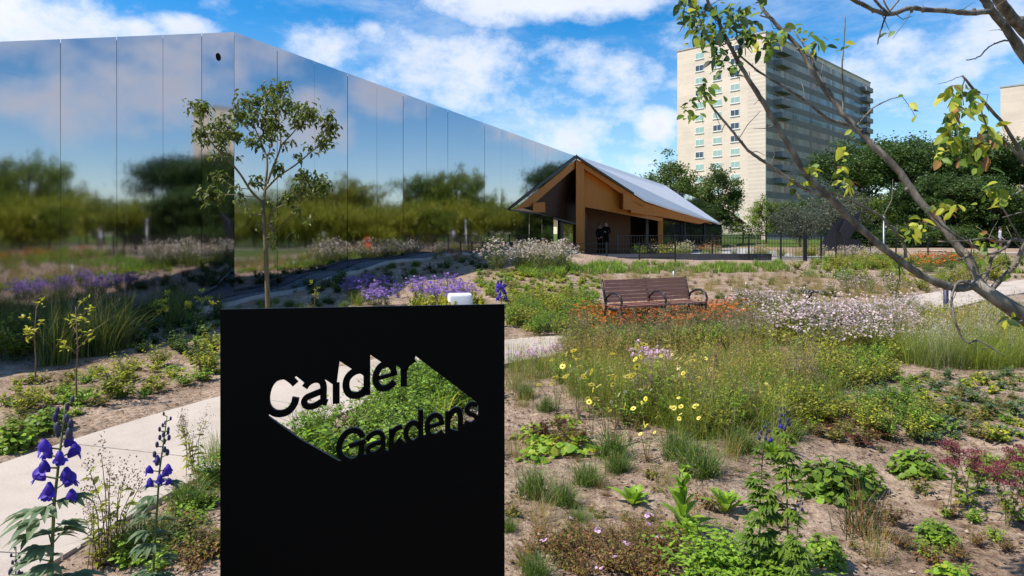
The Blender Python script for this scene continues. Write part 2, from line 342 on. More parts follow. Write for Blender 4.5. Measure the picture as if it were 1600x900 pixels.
M['pane_s'] = pane_mat('ribbon_glass', [(.03,.045,.05),(.11,.16,.16),(.17,.24,.23),(.26,.32,.30),(.05,.065,.075)], .22)

def soil_mat():
    m = bpy.data.materials.new('sandy_soil'); nt, out, b = nodes(m)
    n1 = noise_n(nt, 1.1, 6, .65); n2 = noise_n(nt, 38, 5, .7); n3 = noise_n(nt, 9, 5, .65)
    c1 = ramp(nt, n1, [(.25,.17,.115,.30), (.42,.305,.22,.5), (.53,.405,.295,.72)])
    c2 = ramp(nt, n2, [(.50,.46,.43,.30), (1.0,1.0,1.0,.52), (1.22,1.2,1.18,.75)])
    c3 = ramp(nt, n3, [(.45,.38,.33,.30), (1.05,1.05,1.05,.56)])
    def mul(a, b_):
        x = nt.nodes.new('ShaderNodeMix'); x.data_type = 'RGBA'; x.blend_type = 'MULTIPLY'; x.inputs[0].default_value = 1; nt.links.new(a, x.inputs[6]); nt.links.new(b_, x.inputs[7]); return x.outputs[2]
    soil = mul(mul(c1, c2), c3)
    # lawn beyond the garden beds
    tc = nt.nodes.new('ShaderNodeTexCoord'); sp = nt.nodes.new('ShaderNodeSeparateXYZ'); nt.links.new(tc.outputs['Object'], sp.inputs[0])
    def mth(op, a, b_):
        x = nt.nodes.new('ShaderNodeMath'); x.operation = op
        for i, q in enumerate((a, b_)):
            if isinstance(q, (int, float)): x.inputs[i].default_value = q
            else: nt.links.new(q, x.inputs[i])
        return x.outputs[0]
    far = mth('MAXIMUM', mth('SUBTRACT', mth('SUBTRACT', sp.outputs[0], mth('MULTIPLY', sp.outputs[1], 0.85)), 4.0), mth('SUBTRACT', sp.outputs[1], 60.0))
    far = mth('ADD', far, mth('MULTIPLY', n1, 3.0)); mr = nt.nodes.new('ShaderNodeMapRange'); nt.links.new(far, mr.inputs[0]); mr.inputs[1].default_value = 0; mr.inputs[2].default_value = 3
    lawn = ramp(nt, n2, [(.05,.085,.014,.3), (.10,.15,.025,.7)])
    mx = nt.nodes.new('ShaderNodeMix'); mx.data_type = 'RGBA'; nt.links.new(mr.outputs[0], mx.inputs[0]); nt.links.new(soil, mx.inputs[6]); nt.links.new(lawn, mx.inputs[7])
    nt.links.new(mx.outputs[2], b.inputs['Base Color']); b.inputs['Roughness'].default_value = .95; b.inputs['Specular IOR Level'].default_value = .1
    s = mth('ADD', mth('MULTIPLY', n2, .5), mth('MULTIPLY', n3, 1.2)); bump(nt, b, s, 1.0, .055)
    return m
M['soil'] = soil_mat()
def path_mat():
    m = bpy.data.materials.new('exposed_aggregate_concrete'); nt, out, b = nodes(m)
    n1 = noise_n(nt, .9, 5, .6); n2 = noise_n(nt, 160, 3, .7)
    c1 = ramp(nt, n1, [(.34,.275,.215,.28), (.46,.385,.315,.5), (.51,.43,.355,.72)]); c2 = ramp(nt, n2, [(.72,.70,.68,.34), (1,1,1,.5), (1.08,1.08,1.08,.7)])
    x = nt.nodes.new('ShaderNodeMix'); x.data_type = 'RGBA'; x.blend_type = 'MULTIPLY'; x.inputs[0].default_value = 1; nt.links.new(c1, x.inputs[6]); nt.links.new(c2, x.inputs[7])
    nt.links.new(x.outputs[2], b.inputs['Base Color']); b.inputs['Roughness'].default_value = .85; bump(nt, b, n2, .25, .004); return m
M['path'] = path_mat()
M['gravel'] = plain('dark_grey_gravel', [(.035,.038,.045),(.10,.105,.115),(.22,.22,.225)], .9, 24, bmp=.8, bd=.03)
M['asphalt'] = plain('asphalt', [(.045,.045,.047),(.06,.06,.06)], .9, 3)
M['pebble'] = leafm('pebble_and_leaf_litter', [(.07,.04,.025),(.14,.085,.05),(.40,.31,.23),(.16,.08,.04),(.10,.065,.045)], .05, .9, .1)

# ------------------------------------------------------------------ terrain
TP = np.array([(-14,-4,0),(-12,2,0),(-9,6,0),(-8,10,.02),(-6.6,14,.08),(-4,0,0),(0,-4,0),(0,0,0),(6,0,0),(10,5,0),(0,4,0),(-3,5,0),(3,5,0),(0,9,0),(5,9,0),(2.6,12,-.10),(9,15,0),(-3,8,0),(-5.2,10.5,.03),
    (-5.57,15.4,.17),(-4.85,17.6,.57),(-4.1,19.2,.82),(-2.6,22,.93),(.4,27.4,.98),(1.6,29.6,.75),(-2.3,14.2,.14),(-1.8,16.6,.42),(-3.6,16,.34),(.6,20.5,.52),(4,18,.18),(6,22,.32),(8,28,.40),(14,28,.40),(6,31,.46),(4,35,.42),(10,36,.36),
    (20,30,.3),(24,18,.05),(60,60,.3),(0,60,.6),(100,20,0),(200,200,.3),(-60,60,0),(60,-30,0),(-40,0,0),(17,22,.15),(14,16,.02),(12,10,0)], float)
def tz(x, y):
    x = np.asarray(x, float); y = np.asarray(y, float)
    num = 0; den = 0
    for (a, b, c) in TP:
        w = 1/(((x-a)**2+(y-b)**2+.35)**1.6); num = num+w*c; den = den+w
    return num/den
def th(x, y):
    s = .018*np.sin(2.1*x+1.3*np.sin(1.7*y))*np.cos(1.9*y+.7)+.010*np.sin(5.3*x+2*y)*np.cos(4.7*y-x)
    return tz(x, y)+s
def gp(u, v):
    a, b = (u-800)/F, (v-HZ)/F; lo = .8; Y = np.geomspace(.8, 300, 900)
    d = EYE-b*Y-th(a*Y, Y); i = np.argmax(d < 0)
    if d[i] >= 0: i = len(Y)-1
    y0, y1 = Y[max(i-1, 0)], Y[i]; 
    for _ in range(18):
        ym = (y0+y1)/2
        if EYE-b*ym-float(th(a*ym, ym)) < 0: y1 = ym
        else: y0 = ym
    y = (y0+y1)/2; return Vector((a*y, y, float(th(a*y, y))))
def P3(u, v, d): return np.array([(u-800)/F*d, d, EYE+(HZ-v)/F*d])

def axis(lo, hi, near0, near1, step, g=1.16):
    a = list(np.arange(near0, near1, step)); s = step
    while a[-1] < hi: s *= g; a.append(a[-1]+s)
    b = []; s = step; x = near0
    while x > lo: s *= g; x -= s; b.append(x)
    return np.array(b[::-1]+a)
gx = axis(-1500, 1500, -9, 9, .085); gy = axis(-400, 2500, .9, 24, .085)
XX, YY = np.meshgrid(gx, gy); ZZ = th(XX, YY)
near = (YY < 16) & (np.abs(XX) < 12)
def vn(x, y, f, seed):
    g = np.random.default_rng(seed).random((64, 64)); xi = np.floor(x*f).astype(int); yi = np.floor(y*f).astype(int); fx = x*f-xi; fy = y*f-yi
    fx = fx*fx*(3-2*fx); fy = fy*fy*(3-2*fy); G = lambda i, j: g[i % 64, j % 64]
    return (G(xi, yi)*(1-fx)+G(xi+1, yi)*fx)*(1-fy)+(G(xi, yi+1)*(1-fx)+G(xi+1, yi+1)*fx)*fy-.5
# path centre line
PC = np.array([(-3.35,-3),(-3.2,.5),(-3.02,3),(-2.75,4.6),(-2.2,6.1),(-1.1,7.95),(.4,9.35),(2.5,10.05),(5.4,11.5),(9.2,14.9),(14,18.6),(20,22)], float)
def catmull(P, n=10):
    P = np.asarray(P, float); Q = np.vstack([2*P[0]-P[1], P, 2*P[-1]-P[-2]]); out = []
    for i in range(1, len(Q)-2):
        for t in np.linspace(0, 1, n, endpoint=False):
            a, b, c, d = Q[i-1:i+3]; out.append(.5*((2*b)+(c-a)*t+(2*a-5*b+4*c-d)*t*t+(3*b-a-3*c+d)*t**3))
    out.append(Q[-2]); return np.array(out)
PL = catmull(PC, 14)
PW = np.interp(np.arange(len(PL))/(len(PL)-1), [0, .3, .5, 1], [1.62, 1.5, 1.42, 1.5])
dp = np.full(XX.shape, 9.0)
for (a, b), w in zip(PL, PW): dp = np.minimum(dp, np.hypot(XX-a, YY-b)-w/2)
rough = .05*vn(XX, YY, 2.2, 1)+.035*vn(XX, YY, 6, 2)+.018*vn(XX, YY, 11.5, 3)
ZZ = ZZ+np.where(near, rough, 0)*np.clip(dp/.25, 0, 1)-np.clip((.12-dp)/.12, 0, 1)*.03
mb = MB(); nx, ny = len(gx), len(gy); ii = np.arange(nx*ny).reshape(ny, nx)
mb.add(np.stack([XX, YY, ZZ], -1).reshape(-1, 3), np.stack([ii[:-1, :-1], ii[:-1, 1:], ii[1:, 1:], ii[1:, :-1]], -1).reshape(-1, 4))
tag(obj('ground', mb.mesh('ground', M['soil'])), kind='structure')

mb = MB(); nm = np.gradient(PL, axis=0); nm /= np.linalg.norm(nm, axis=1)[:, None]; nm = np.stack([-nm[:, 1], nm[:, 0]], 1)
seg = np.concatenate([[0], np.cumsum(np.linalg.norm(np.diff(PL, axis=0), axis=1))])
def at_s(s):
    return np.array([np.interp(s, seg, PL[:, 0]), np.interp(s, seg, PL[:, 1])]), np.array([np.interp(s, seg, nm[:, 0]), np.interp(s, seg, nm[:, 1])]), float(np.interp(s, seg, PW))
s0 = .35
while s0 < seg[-1]-1.6:
    top = []; bot = []
    ss = np.linspace(s0+.006, s0+1.5-.006, 6); Lr = []; Rr = []
    for s in ss:
        c, n, w = at_s(s); a = c+n*w/2; b = c-n*w/2; za = float(tz(*c))+.010
        Lr.append((a[0], a[1], za)); Rr.append((b[0], b[1], za))
    poly = np.array(Lr+Rr[::-1]); k = len(poly); 
    V = np.concatenate([poly, poly-[0, 0, .09]]); n6 = 6
    mb.add(V, [[i, 2*n6-1-i, 2*n6-2-i, i+1] for i in range(n6-1)]); b0 = mb.n-2*k
    mb.f.append(np.array([[i, (i+1) % k, (i+1) % k+k, i+k] for i in range(k)])+b0); mb.m.append(np.zeros(k))
    s0 += 1.5
tag(obj('path', mb.mesh('path', M['path'], False)), kind='structure')

# ------------------------------------------------------------------ mirrored building
C0 = np.array([(366-800)/F*15, 15.0]); dL = np.array([math.sin(R(9.8)), math.cos(R(9.8))]); dR = np.array([math.sin(R(28.3)), math.cos(R(28.3))])
nL = np.array([dL[1], -dL[0]]); nR = np.array([dR[1], -dR[0]])
def s_at(u, d): a = (u-800)/F; return (a*C0[1]-C0[0])/(d[0]-a*d[1])
def wz(u, v, d): s = s_at(u, d); return s, EYE+(HZ-v)/F*(C0[1]+s*d[1])
topR = [wz(366, 50, dR), wz(905, 246, dR), wz(1040, 291, dR), wz(1140, 329, dR), wz(1190, 366, dR)]
lo0 = wz(0, 65, dL); slope = (topR[0][1]-lo0[1])/(0-lo0[0])
topL = lambda s: topR[0][1]+slope*s
zR = lambda s: float(np.interp(s, [t[0] for t in topR], [t[1] for t in topR]))
bld = thing('mirror_building', 'long mirrored steel clad museum building with sloping roofline reflecting sky and trees', 'building', (C0[0], C0[1], 0))
base3 = np.array([C0[0], C0[1], 0])
def wp(d, n, s, z, o=0): q = C0+d*s+n*o; return np.array([q[0], q[1], z])-base3
def panel(d, n, s0_, s1_, zf, zb=-.4, cut=None):
    mb = MB(); g = .005; a, b = s0_+g, s1_-g; o = [rnd.uniform(-.0055, .0055) for _ in range(4)]
    ss = np.linspace(a, b, 5); V = []
    zt = lambda s: zf(s)
    nz = 10
    for i in range(nz+1):
        for j, s in enumerate(ss):
            fx = j/4; fz = i/nz; off = (o[0]*(1-fx)+o[1]*fx)*(1-fz)+(o[2]*(1-fx)+o[3]*fx)*fz
            z = zb+(zt(s)-zb)*fz; V.append(wp(d, n, s, z, off))
    q = [[i*5+j, i*5+j+1, (i+1)*5+j+1, (i+1)*5+j] for i in range(nz) for j in range(4)]
    mb.add(V, q)
    e = [wp(d, n, s, zt(s), -.04) for s in ss]; mb.add([V[nz*5+j] for j in range(5)]+e, [[j, j+1, j+6, j+5] for j in range(4)])
    return obj('wall_panel', mb.mesh('wall_panel', M['mirror']), bld)
wL = 1.17; wR_ = 1.24
for i in range(8): panel(dL, nL, -(i+1)*wL, -i*wL, topL)
sA = s_at(905, dR); sOpen0 = s_at(798, dR); sEnd = topR[-1][0]; sOpen1 = s_at(1034, dR)
def zcan(s):   # top of the cladding under the raised canopy
    return zR(s)
i = 0
while i*wR_ < sEnd-.3:
    a, b = i*wR_, min((i+1)*wR_, sEnd-.02); mid = (a+b)/2
    if mid < sOpen0-.2: panel(dR, nR, a, b, zR)
    elif mid < s_at(868, dR): panel(dR, nR, a, b, lambda s: EYE+(HZ-(327+(s-sOpen0)/(sA-sOpen0)*22))/F*(C0[1]+s*dR[1]))
    elif mid > sOpen1: panel(dR, nR, a, b, zR)
    i += 1
def u_at(s): q = C0+dR*s; return 800+F*q[0]/q[1]
def zrake(s): u = u_at(s); return EYE+(HZ-(325-(u-800)*.804+5))/F*(C0[1]+s*dR[1])
ss_ = np.linspace(sOpen0-.25, sA, 7)
for a, b in zip(ss_[:-1], ss_[1:]):
    mb = MB(); V = [wp(dR, nR, a+.004, zrake(a)), wp(dR, nR, b-.004, zrake(b)), wp(dR, nR, b-.004, max(zR(b), zrake(b)+.02)), wp(dR, nR, a+.004, zR(a))]
    mb.prism(V, np.array([-nR[0], -nR[1], 0])*.03); obj('wall_panel', mb.mesh('wall_panel', M['mirror'], False), bld)
# dark joints/backing and the roof behind
mb = MB(); pts = [(-9.2*1.0, topL(-9.2))]
pl = [wp(dL, nL, -9.35, -.4, -.05), wp(dL, nL, -9.35, topL(-9.35)-.06, -.05), wp(dL, nL, 0, topL(0)-.06, -.05), wp(dL, nL, 0, -.4, -.05)]
mb.prism(pl, np.array([-nL[0], -nL[1], 0])*.25)
for (a, b, zt0, zt1) in [(0, sOpen0, None, None)]:
    pl = [wp(dR, nR, a, -.4, -.05), wp(dR, nR, a, zR(a)-.06, -.05), wp(dR, nR, b, zR(b)-.06, -.05), wp(dR, nR, b, -.4, -.05)]; mb.prism(pl, np.array([-nR[0], -nR[1], 0])*.25)
pl = [wp(dR, nR, sOpen1, -.4, -.05)]+[wp(dR, nR, sOpen1, zR(sOpen1)-.06, -.05)]+[wp(dR, nR, t[0], t[1]-.06, -.05) for t in topR[3:]]+[wp(dR, nR, sEnd, -.4, -.05)]
mb.prism(pl, np.array([-nR[0], -nR[1], 0])*.25)
obj('backing_frame', mb.mesh('backing_frame', M['blackm'], False), bld)
mb = MB()
def quad(a, b, c, d): mb.add([a, b, c, d], [0, 1, 2, 3])
bo = -11
quad(wp(dL, nL, -9.35, topL(-9.35)-.07, -.3), wp(dL, nL, 0, topL(0)-.07, -.3), wp(dL, nL, 0, 2.4, bo), wp(dL, nL, -9.35, 1.0, bo))
quad(wp(dL, nL, 0, topL(0)-.07, -.3), wp(dR, nR, 0, topL(0)-.075, -.32), wp(dR, nR, 0, 2.4, bo), wp(dL, nL, 0, 2.41, bo))
quad(wp(dR, nR, 0, topL(0)-.07, -.3), wp(dR, nR, topR[1][0], topR[1][1]-.07, -.3), wp(dR, nR, topR[1][0], 2.4, bo), wp(dR, nR, 0, 2.4, bo))
quad(wp(dR, nR, topR[1][0], topR[1][1]-.07, -.3), wp(dR, nR, topR[2][0], topR[2][1]-.07, -.3), wp(dR, nR, topR[2][0], 2.4, bo), wp(dR, nR, topR[1][0], 2.4, bo))
quad(wp(dR, nR, topR[2][0], topR[2][1]-.07, -.3), wp(dR, nR, sEnd, topR[-1][1]-.07, -.3), wp(dR, nR, sEnd, .3, bo), wp(dR, nR, topR[2][0], 2.4, bo))
obj('roof_slope', mb.mesh('roof_slope', M['roof'], False), bld)
# round port near the corner
mb = MB(); s = s_at(341, dL); c = wp(dL, nL, s, EYE+(HZ-89)/F*(C0[1]+s*dL[1]), .03); n3 = np.array([nL[0], nL[1], 0])
mb.tube([c-n3*.06, c-n3*.02, c-n3*.018], [.085, .085, .07], 16); obj('port_housing', mb.mesh('port_housing', M['black']), bld)
# canopy
def cp(u, v, d): return P3(u, v, d)-base3
GD = lambda u, o=0.0: 32.8+.042*(u-902)+o
def gpoly(pts, o=0.0): return [cp(u, v, GD(u, o)) for u, v in pts]
def slab(name, poly, off, mat):
    m_ = MB(); m_.prism(poly, off); return obj(name, m_.mesh(name, M[mat], False), bld)
dn = np.array([0, 0, -1.]); fo = np.array([-.08, .22, 0]); A = cp(902, 243, 32.8); E = cp(1008, 312, GD(1008, -.2)); E2 = cp(1050, 326, 39.6); Rp = cp(1124, 348, 45); B = cp(1040, 290, 47)
slab('canopy_roof', [A, E, E2, Rp, B], dn*.10, 'roof')
slab('canopy_soffit', [cp(911, 262, GD(911, .6)), cp(1005, 322, GD(1005, .5)), cp(1048, 333, 40.2), cp(1112, 349, 44.6), cp(1040, 312, 47)], dn*.06, 'wood')
slab('roof_edge', gpoly([(902, 243), (1008, 312), (1008, 315), (902, 247)], -.16), fo*.5, 'blackm')
slab('rake_board', gpoly([(908, 251), (1007, 315.2), (1007, 322), (985, 312), (909, 261)], 0), fo, 'wood')
slab('eave_board', [cp(1007, 316, GD(1007)), cp(1050, 329, 39.8), cp(1108, 346, 43.8), cp(1094, 350, 43.2), cp(1046, 341, 39.8), cp(986, 332, GD(986)), cp(986, 312, GD(986))], fo*1.2, 'wood')
slab('beam_end', gpoly([(974, 302), (986, 308), (986, 328), (974, 327)], -.35), np.array([-.1, .8, 0]), 'wood')
slab('gable_infill', gpoly([(913, 262), (976, 304), (990, 331), (1034, 341), (1034, 346), (913, 323)], .5), fo*.8, 'wood')
slab('post', gpoly([(900, 248), (912.5, 256), (912.5, 402), (900, 402)], 0), np.array([.12, .6, 0]), 'wood')
slab('post', [cp(1028, 338, 39.2), cp(1035.5, 340, 39.2), cp(1035.5, 402, 39.2), cp(1028, 402, 39.2)], np.array([.1, .35, 0]), 'wood')
slab('rake_board', [cp(901, 243, 33.0), cp(806, 318, 27.25), cp(806, 327, 27.25), cp(830, 322, 28.5), cp(901, 260, 33.0)], fo*.5, 'wood')
slab('roof_edge', [cp(902, 241, 32.68), cp(806, 316, 26.97), cp(797, 327, 26.45), cp(806, 321, 26.97), cp(902, 246, 32.68)], fo*.3, 'blackm')
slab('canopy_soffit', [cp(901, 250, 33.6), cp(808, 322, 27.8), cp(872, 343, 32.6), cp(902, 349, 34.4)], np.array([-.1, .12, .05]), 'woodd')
slab('soffit_edge', [cp(796, 327, 26.45), cp(835, 331.5, 28.55), cp(900, 348, 32.6), cp(900, 351, 32.6), cp(835, 334.5, 28.55), cp(800, 329, 26.6)], fo*.5, 'blackm')
slab('beam_end', [cp(833, 317, 28.45), cp(849, 316, 29.3), cp(849, 331.5, 29.3), cp(833, 331.5, 28.45)], np.array([.1, .3, 0]), 'wood')
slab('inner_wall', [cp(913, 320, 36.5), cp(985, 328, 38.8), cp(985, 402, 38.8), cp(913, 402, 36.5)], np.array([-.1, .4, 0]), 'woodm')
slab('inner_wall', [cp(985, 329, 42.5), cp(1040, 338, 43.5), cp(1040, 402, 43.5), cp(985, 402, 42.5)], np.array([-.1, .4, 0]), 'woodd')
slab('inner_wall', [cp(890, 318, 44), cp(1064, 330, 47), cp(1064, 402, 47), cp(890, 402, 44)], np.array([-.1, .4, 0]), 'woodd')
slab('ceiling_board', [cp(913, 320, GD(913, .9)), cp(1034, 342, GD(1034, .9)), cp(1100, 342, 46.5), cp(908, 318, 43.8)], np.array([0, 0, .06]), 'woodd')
slab('door_frame', gpoly([(914, 336), (917, 336), (917, 402), (914, 402)], 1.2), fo*.6, 'blackm')
slab('door_frame', gpoly([(1010, 333), (1013.5, 334), (1013.5, 402), (1010, 402)], 1.2), fo*.4, 'blackm')
slab('glazing', [cp(1036, 341, 40.5), cp(1128, 351, 47.5), cp(1128, 402, 47.5), cp(1036, 402, 40.5)], np.array([.02, .06, 0]), 'glass')
slab('glazing', [cp(871, 342, 31.4), cp(900, 349, 32.9), cp(900, 404, 32.9), cp(871, 404, 31.4)], np.array([-.02, .06, 0]), 'mirror')
for u, d in ((1069, 42.4), (1100, 45)): slab('mullion', [cp(u, 346, d), cp(u+2.5, 346, d), cp(u+2.5, 402, d), cp(u, 402, d)], np.array([-.04, .1, 0]), 'blackm')
slab('mullion', [cp(876, 343, 31.4), cp(880, 344, 31.6), cp(880, 404, 31.6), cp(876, 404, 31.4)], np.array([-.02, .05, 0]), 'blackm')
# patio floor
mb = MB(); 
fl = [P3(906, 402, 31.5), P3(1290, 404, 31), P3(1180, 396, 52), P3(930, 396, 44)]
fl = [np.array([p[0], p[1], .44]) for p in fl]; mb.prism(fl, (0, 0, -.3)); tag(obj('patio', mb.mesh('patio', M['conc'], False)), kind='structure')

# gravel strip along the building foot
mb = MB(); V = []
for s in np.linspace(-6, 16, 60):
    d, n = (dL, nL) if s < 0 else (dR, nR); a = C0+d*s+n*.03; b = C0+d*s+n*.75
    V += [(a[0], a[1], float(th(*a))+.035), (b[0], b[1], float(th(*b))+.03)]
mb.add(V, [[2*i, 2*i+1, 2*i+3, 2*i+2] for i in range(59)]); tag(obj('gravel_strip', mb.mesh('gravel_strip', M['gravel'], False)), kind='structure')
mb = MB(); P = []
for s in np.linspace(-6, 16, 60):
    d, n = (dL, nL) if s < 0 else (dR, nR); b = C0+d*s+n*.77; P.append((b[0], b[1], float(th(*b))+.03))
P = np.array(P)
for i in range(59):
    c = (P[i]+P[i+1])/2; L_ = np.linalg.norm(P[i+1]-P[i]); t = (P[i+1]-P[i])/L_; side = np.cross(t, [0, 0, 1.]); side /= np.linalg.norm(side)
    mb.box(c, (L_, .03, .12), ax=[t, side, np.cross(side, t)])
tag(obj('edging_strip', mb.mesh('edging_strip', M['conc'], False)), kind='structure')

# road and walk on the far right, seen in the mirrored wall
def ribbon(name, pts, w, zoff, mat):
    P = catmull(pts, 8); t = np.gradient(P, axis=0); t /= np.linalg.norm(t, axis=1)[:, None]; n = np.stack([-t[:, 1], t[:, 0]], 1); m_ = MB(); V = []
    for p, q in zip(P, n):
        for e in (-.5, .5):
            a = p+q*w*e; V.append((a[0], a[1], float(th(*a))+zoff))
    m_.add(V, [[2*i, 2*i+1, 2*i+3, 2*i+2] for i in range(len(P)-1)]); return tag(obj(name, m_.mesh(name, M[mat], False)), kind='structure')
ribbon('sidewalk', [(46, -30), (42, 0), (38, 20), (36, 34), (30, 48)], 2.4, .05, 'path')
ribbon('road', [(72, -30), (66, 0), (60, 24), (56, 44), (44, 80)], 9, .03, 'asphalt')

# ------------------------------------------------------------------ apartment towers
def tower(label, P, HT, wl, wr, floors, cols, zbase=-.5, detail=True):
    t = thing('apartment_tower', label, 'apartment building', (P[0], P[1], 0))
    a = np.array([-math.sin(R(44.7)), math.cos(R(44.7))]); b = np.array([math.cos(R(44.7)), math.sin(R(44.7))])
    L3 = lambda s, z, o=0: np.array([*(a*s-b*o), z]); R3 = lambda s, z, o=0: np.array([*(b*s-a*o), z])
    mb = MB(); mb.prism([L3(0, zbase), R3(wr, zbase), np.array([*(b*wr+a*wl), zbase]), L3(wl, zbase)], (0, 0, HT-zbase))
    obj('wall', mb.mesh('wall', M['brick'], False), t)
    mb = MB()
    for (p, q) in ((L3(-.12, HT), L3(wl+.12, HT)),): mb.prism([L3(-.15, HT, .15), R3(wr+.15, HT, .15), np.array([*(b*(wr+.15)+a*(wl+.15)), HT]), L3(wl+.15, HT, .15)], (0, 0, .35))
    obj('parapet', mb.mesh('parapet', M['conc'], False), t)
    mb = MB(); c = b*wr*.38+a*wl*.55; mb.box((c[0], c[1], HT+1.9), (16, 8, 3.2), rz=R(45.3)); obj('penthouse', mb.mesh('penthouse', M['spandrel'], False), t)
    fh = 3.04
    ax3L = [[*(-a), 0], [*(-b), 0], [0, 0, 1]]; ax3R = [[*b, 0], [*(-a), 0], [0, 0, 1]]
    for i in range(floors):
        z = HT-2.15-i*fh
        for s in cols:
            if not detail and i > 6: continue
            k = rnd.random(); pm = 'pane_d' if k < .3 else 'pane_g'
            m1 = MB(); m1.box(L3(s, z-.0, -.0), (2.15, .16, 1.5), ax=ax3L)
            m1.box(L3(s, z-.84, .06), (2.45, .22, .16), ax=ax3L)
            w_ = obj('window', m1.mesh('window', M['winw'], False), t)
            m2 = MB()
            for e in (-.52, .52): m2.box(L3(s+e, z, .06), (.94, .08, 1.28), ax=ax3L)
            obj('pane', m2.mesh('pane', M[pm], False), w_)
    if detail:
        for i in range(floors):
            z = HT-1.9-i*fh
            m1 = MB(); m1.box(R3(wr/2+.2, z-1.5, .02), (wr-.5, .12, 1.45), ax=ax3R); obj('spandrel', m1.mesh('spandrel', M['spandrel'], False), t)
            m2 = MB(); n = 46
            for j in range(n):
                s = .6+(wr-1.2)*(j+.5)/n; m2.box(R3(s, z, -.02), ((wr-1.2)/n*.88, .1, 1.5), ax=ax3R)
            obj('ribbon_window', m2.mesh('ribbon_window', M['pane_s'], False), t)
        for (s, fl) in ((7.6, (0,1,3,4,5,8,9,10,12,13)), (wr-6.0, (0,1,2,3,4,5,6,8,9,10,11))):
            for i in fl:
                if i >= floors: continue
                z = HT-1.9-i*fh
                m1 = MB(); m1.box(R3(s, z-1.72, .9), (5.6, 1.8, .22), ax=ax3R); bl = obj('balcony', m1.mesh('balcony', M['gconc'], False), t)
                m2 = MB(); m2.box(R3(s, z-1.05, 1.76), (5.6, .06, 1.05), ax=ax3R)
                for e in (-2.77, 2.77): m2.box(R3(s+e, z-1.05, .9), (.06, 1.7, 1.05), ax=ax3R)
                obj('railing', m2.mesh('railing', M['gconc'], False), bl)
    return t
tower('tall buff brick apartment tower with balconies along its shaded side', (57.7, 150), 47.4, 22.8, 72.5, 15, (16.6, 11.9, 7.4))
tower('buff brick apartment block cut by the right edge of the view', (155.5, 172), 43.2, 22.8, 60, 14, (12.2, 7.6, 3.2), detail=False)

# ------------------------------------------------------------------ trees
def crown_mesh(name, H, rad, base, seed, style, mat, n=9000, ls=.34):
    g = np.random.default_rng(seed); tr = MB(); cr = MB(); tips = []
    tr.tube([(0, 0, -.3), (g.normal(0, .08), g.normal(0, .08), H*.25), (g.normal(0, .2), g.normal(0, .2), H*.55), (g.normal(0, .25), g.normal(0, .25), H*.8)], [H*.024, H*.019, H*.012, H*.004], 7)
    nb = 11
    for i in range(nb):
        z0 = H*g.uniform(.22, .6); a = 2*math.pi*i/nb*2.4+g.uniform(-.4, .4); r = rad*g.uniform(.55, .95); z1 = min(H*.93, z0+H*g.uniform(.18, .42)) if style != 'flat' else H*g.uniform(.62, .9)
        e = np.array([r*math.cos(a), r*math.sin(a), z1]); mid = np.array([e[0]*.5, e[1]*.5, z0+(z1-z0)*.6])
        tr.tube([(0, 0, z0), mid, e], [H*.009, H*.006, H*.002], 5); tips += [e, mid*.4+e*.6]
        for k in range(2):
            q = e+np.array([*g.normal(0, rad*.25, 2), g.normal(.05*H, .05*H)]); tr.tube([mid, q], [H*.004, H*.0015], 4); tips.append(q)
    C = []
    for i in range(90):
        if style == 'flat': th_ = g.uniform(0, 6.283); rr = rad*math.sqrt(g.uniform(.02, 1)); z = H*(.74+.22*(1-(rr/rad)**2)+g.normal(0, .07)); p = np.array([rr*math.cos(th_), rr*math.sin(th_), z])
        elif style == 'cone': f = g.uniform(0, 1)**.8; z = H*(base+(1-base)*f); rr = rad*(1-f)**.75*g.uniform(.5, 1.05); th_ = g.uniform(0, 6.283); p = np.array([rr*math.cos(th_), rr*math.sin(th_), z])
        else:
            d = g.normal(0, 1, 3); d /= np.linalg.norm(d); rr = g.uniform(.45, 1.05); p = np.array([d[0]*rad*rr, d[1]*rad*rr, H*(base+(1-base)*.5)+d[2]*H*(1-base)*.5*rr])
        C.append(p)
    C = np.array(C+tips); C = C[C[:, 2] > H*base*.85]
    sz = g.uniform(.5, 1.25, len(C))*rad*.2; k = g.choice(len(C), n, p=sz**2/np.sum(sz**2))
    P = C[k]+g.normal(0, 1, (n, 3))*sz[k][:, None]*np.array([1, 1, .62])*.62
    D = g.normal(0, 1, (n, 3))*[1, 1, .55]; Nn = g.normal(0, .55, (n, 3))+[0, 0, 1]
    cr.cards(P, D, Nn, ls*g.uniform(.6, 1.3, n), ls*.62*g.uniform(.6, 1.2, n))
    return (tr.mesh('trunk', M['bark']), cr.mesh('crown', M[mat]))
TREES = {
 'round': crown_mesh('t', 10, 3.6, .26, 3, 'round', 'fl2', 8500, .36), 'flat': crown_mesh('t', 12, 6.2, .48, 4, 'flat', 'fl', 13000, .40),
 'flat2': crown_mesh('t', 12, 5.6, .40, 9, 'flat', 'fl', 12000, .38), 'dark': crown_mesh('t', 11, 4.2, .12, 5, 'round', 'fl', 10000, .40),
 'yellow': crown_mesh('t', 8, 3.8, .10, 6, 'round', 'fl3', 9000, .38), 'grey': crown_mesh('t', 5, 3.2, .16, 7, 'round', 'fl4', 6000, .20),
 'shrub': crown_mesh('t', 3, 2.6, .02, 8, 'round', 'fl', 5000, .26), 'litg': crown_mesh('t', 11, 4.4, .10, 15, 'round', 'fl5', 10000, .42), 'hedge': crown_mesh('t', 4.5, 4.2, .02, 12, 'round', 'fl3', 8000, .34), 'mid': crown_mesh('t', 11, 5, .14, 13, 'round', 'fl2', 11000, .42)}
TH = dict(litg=11, round=10, flat=12, flat2=12, dark=11, yellow=8, grey=5, shrub=3, hedge=4.5, mid=11)
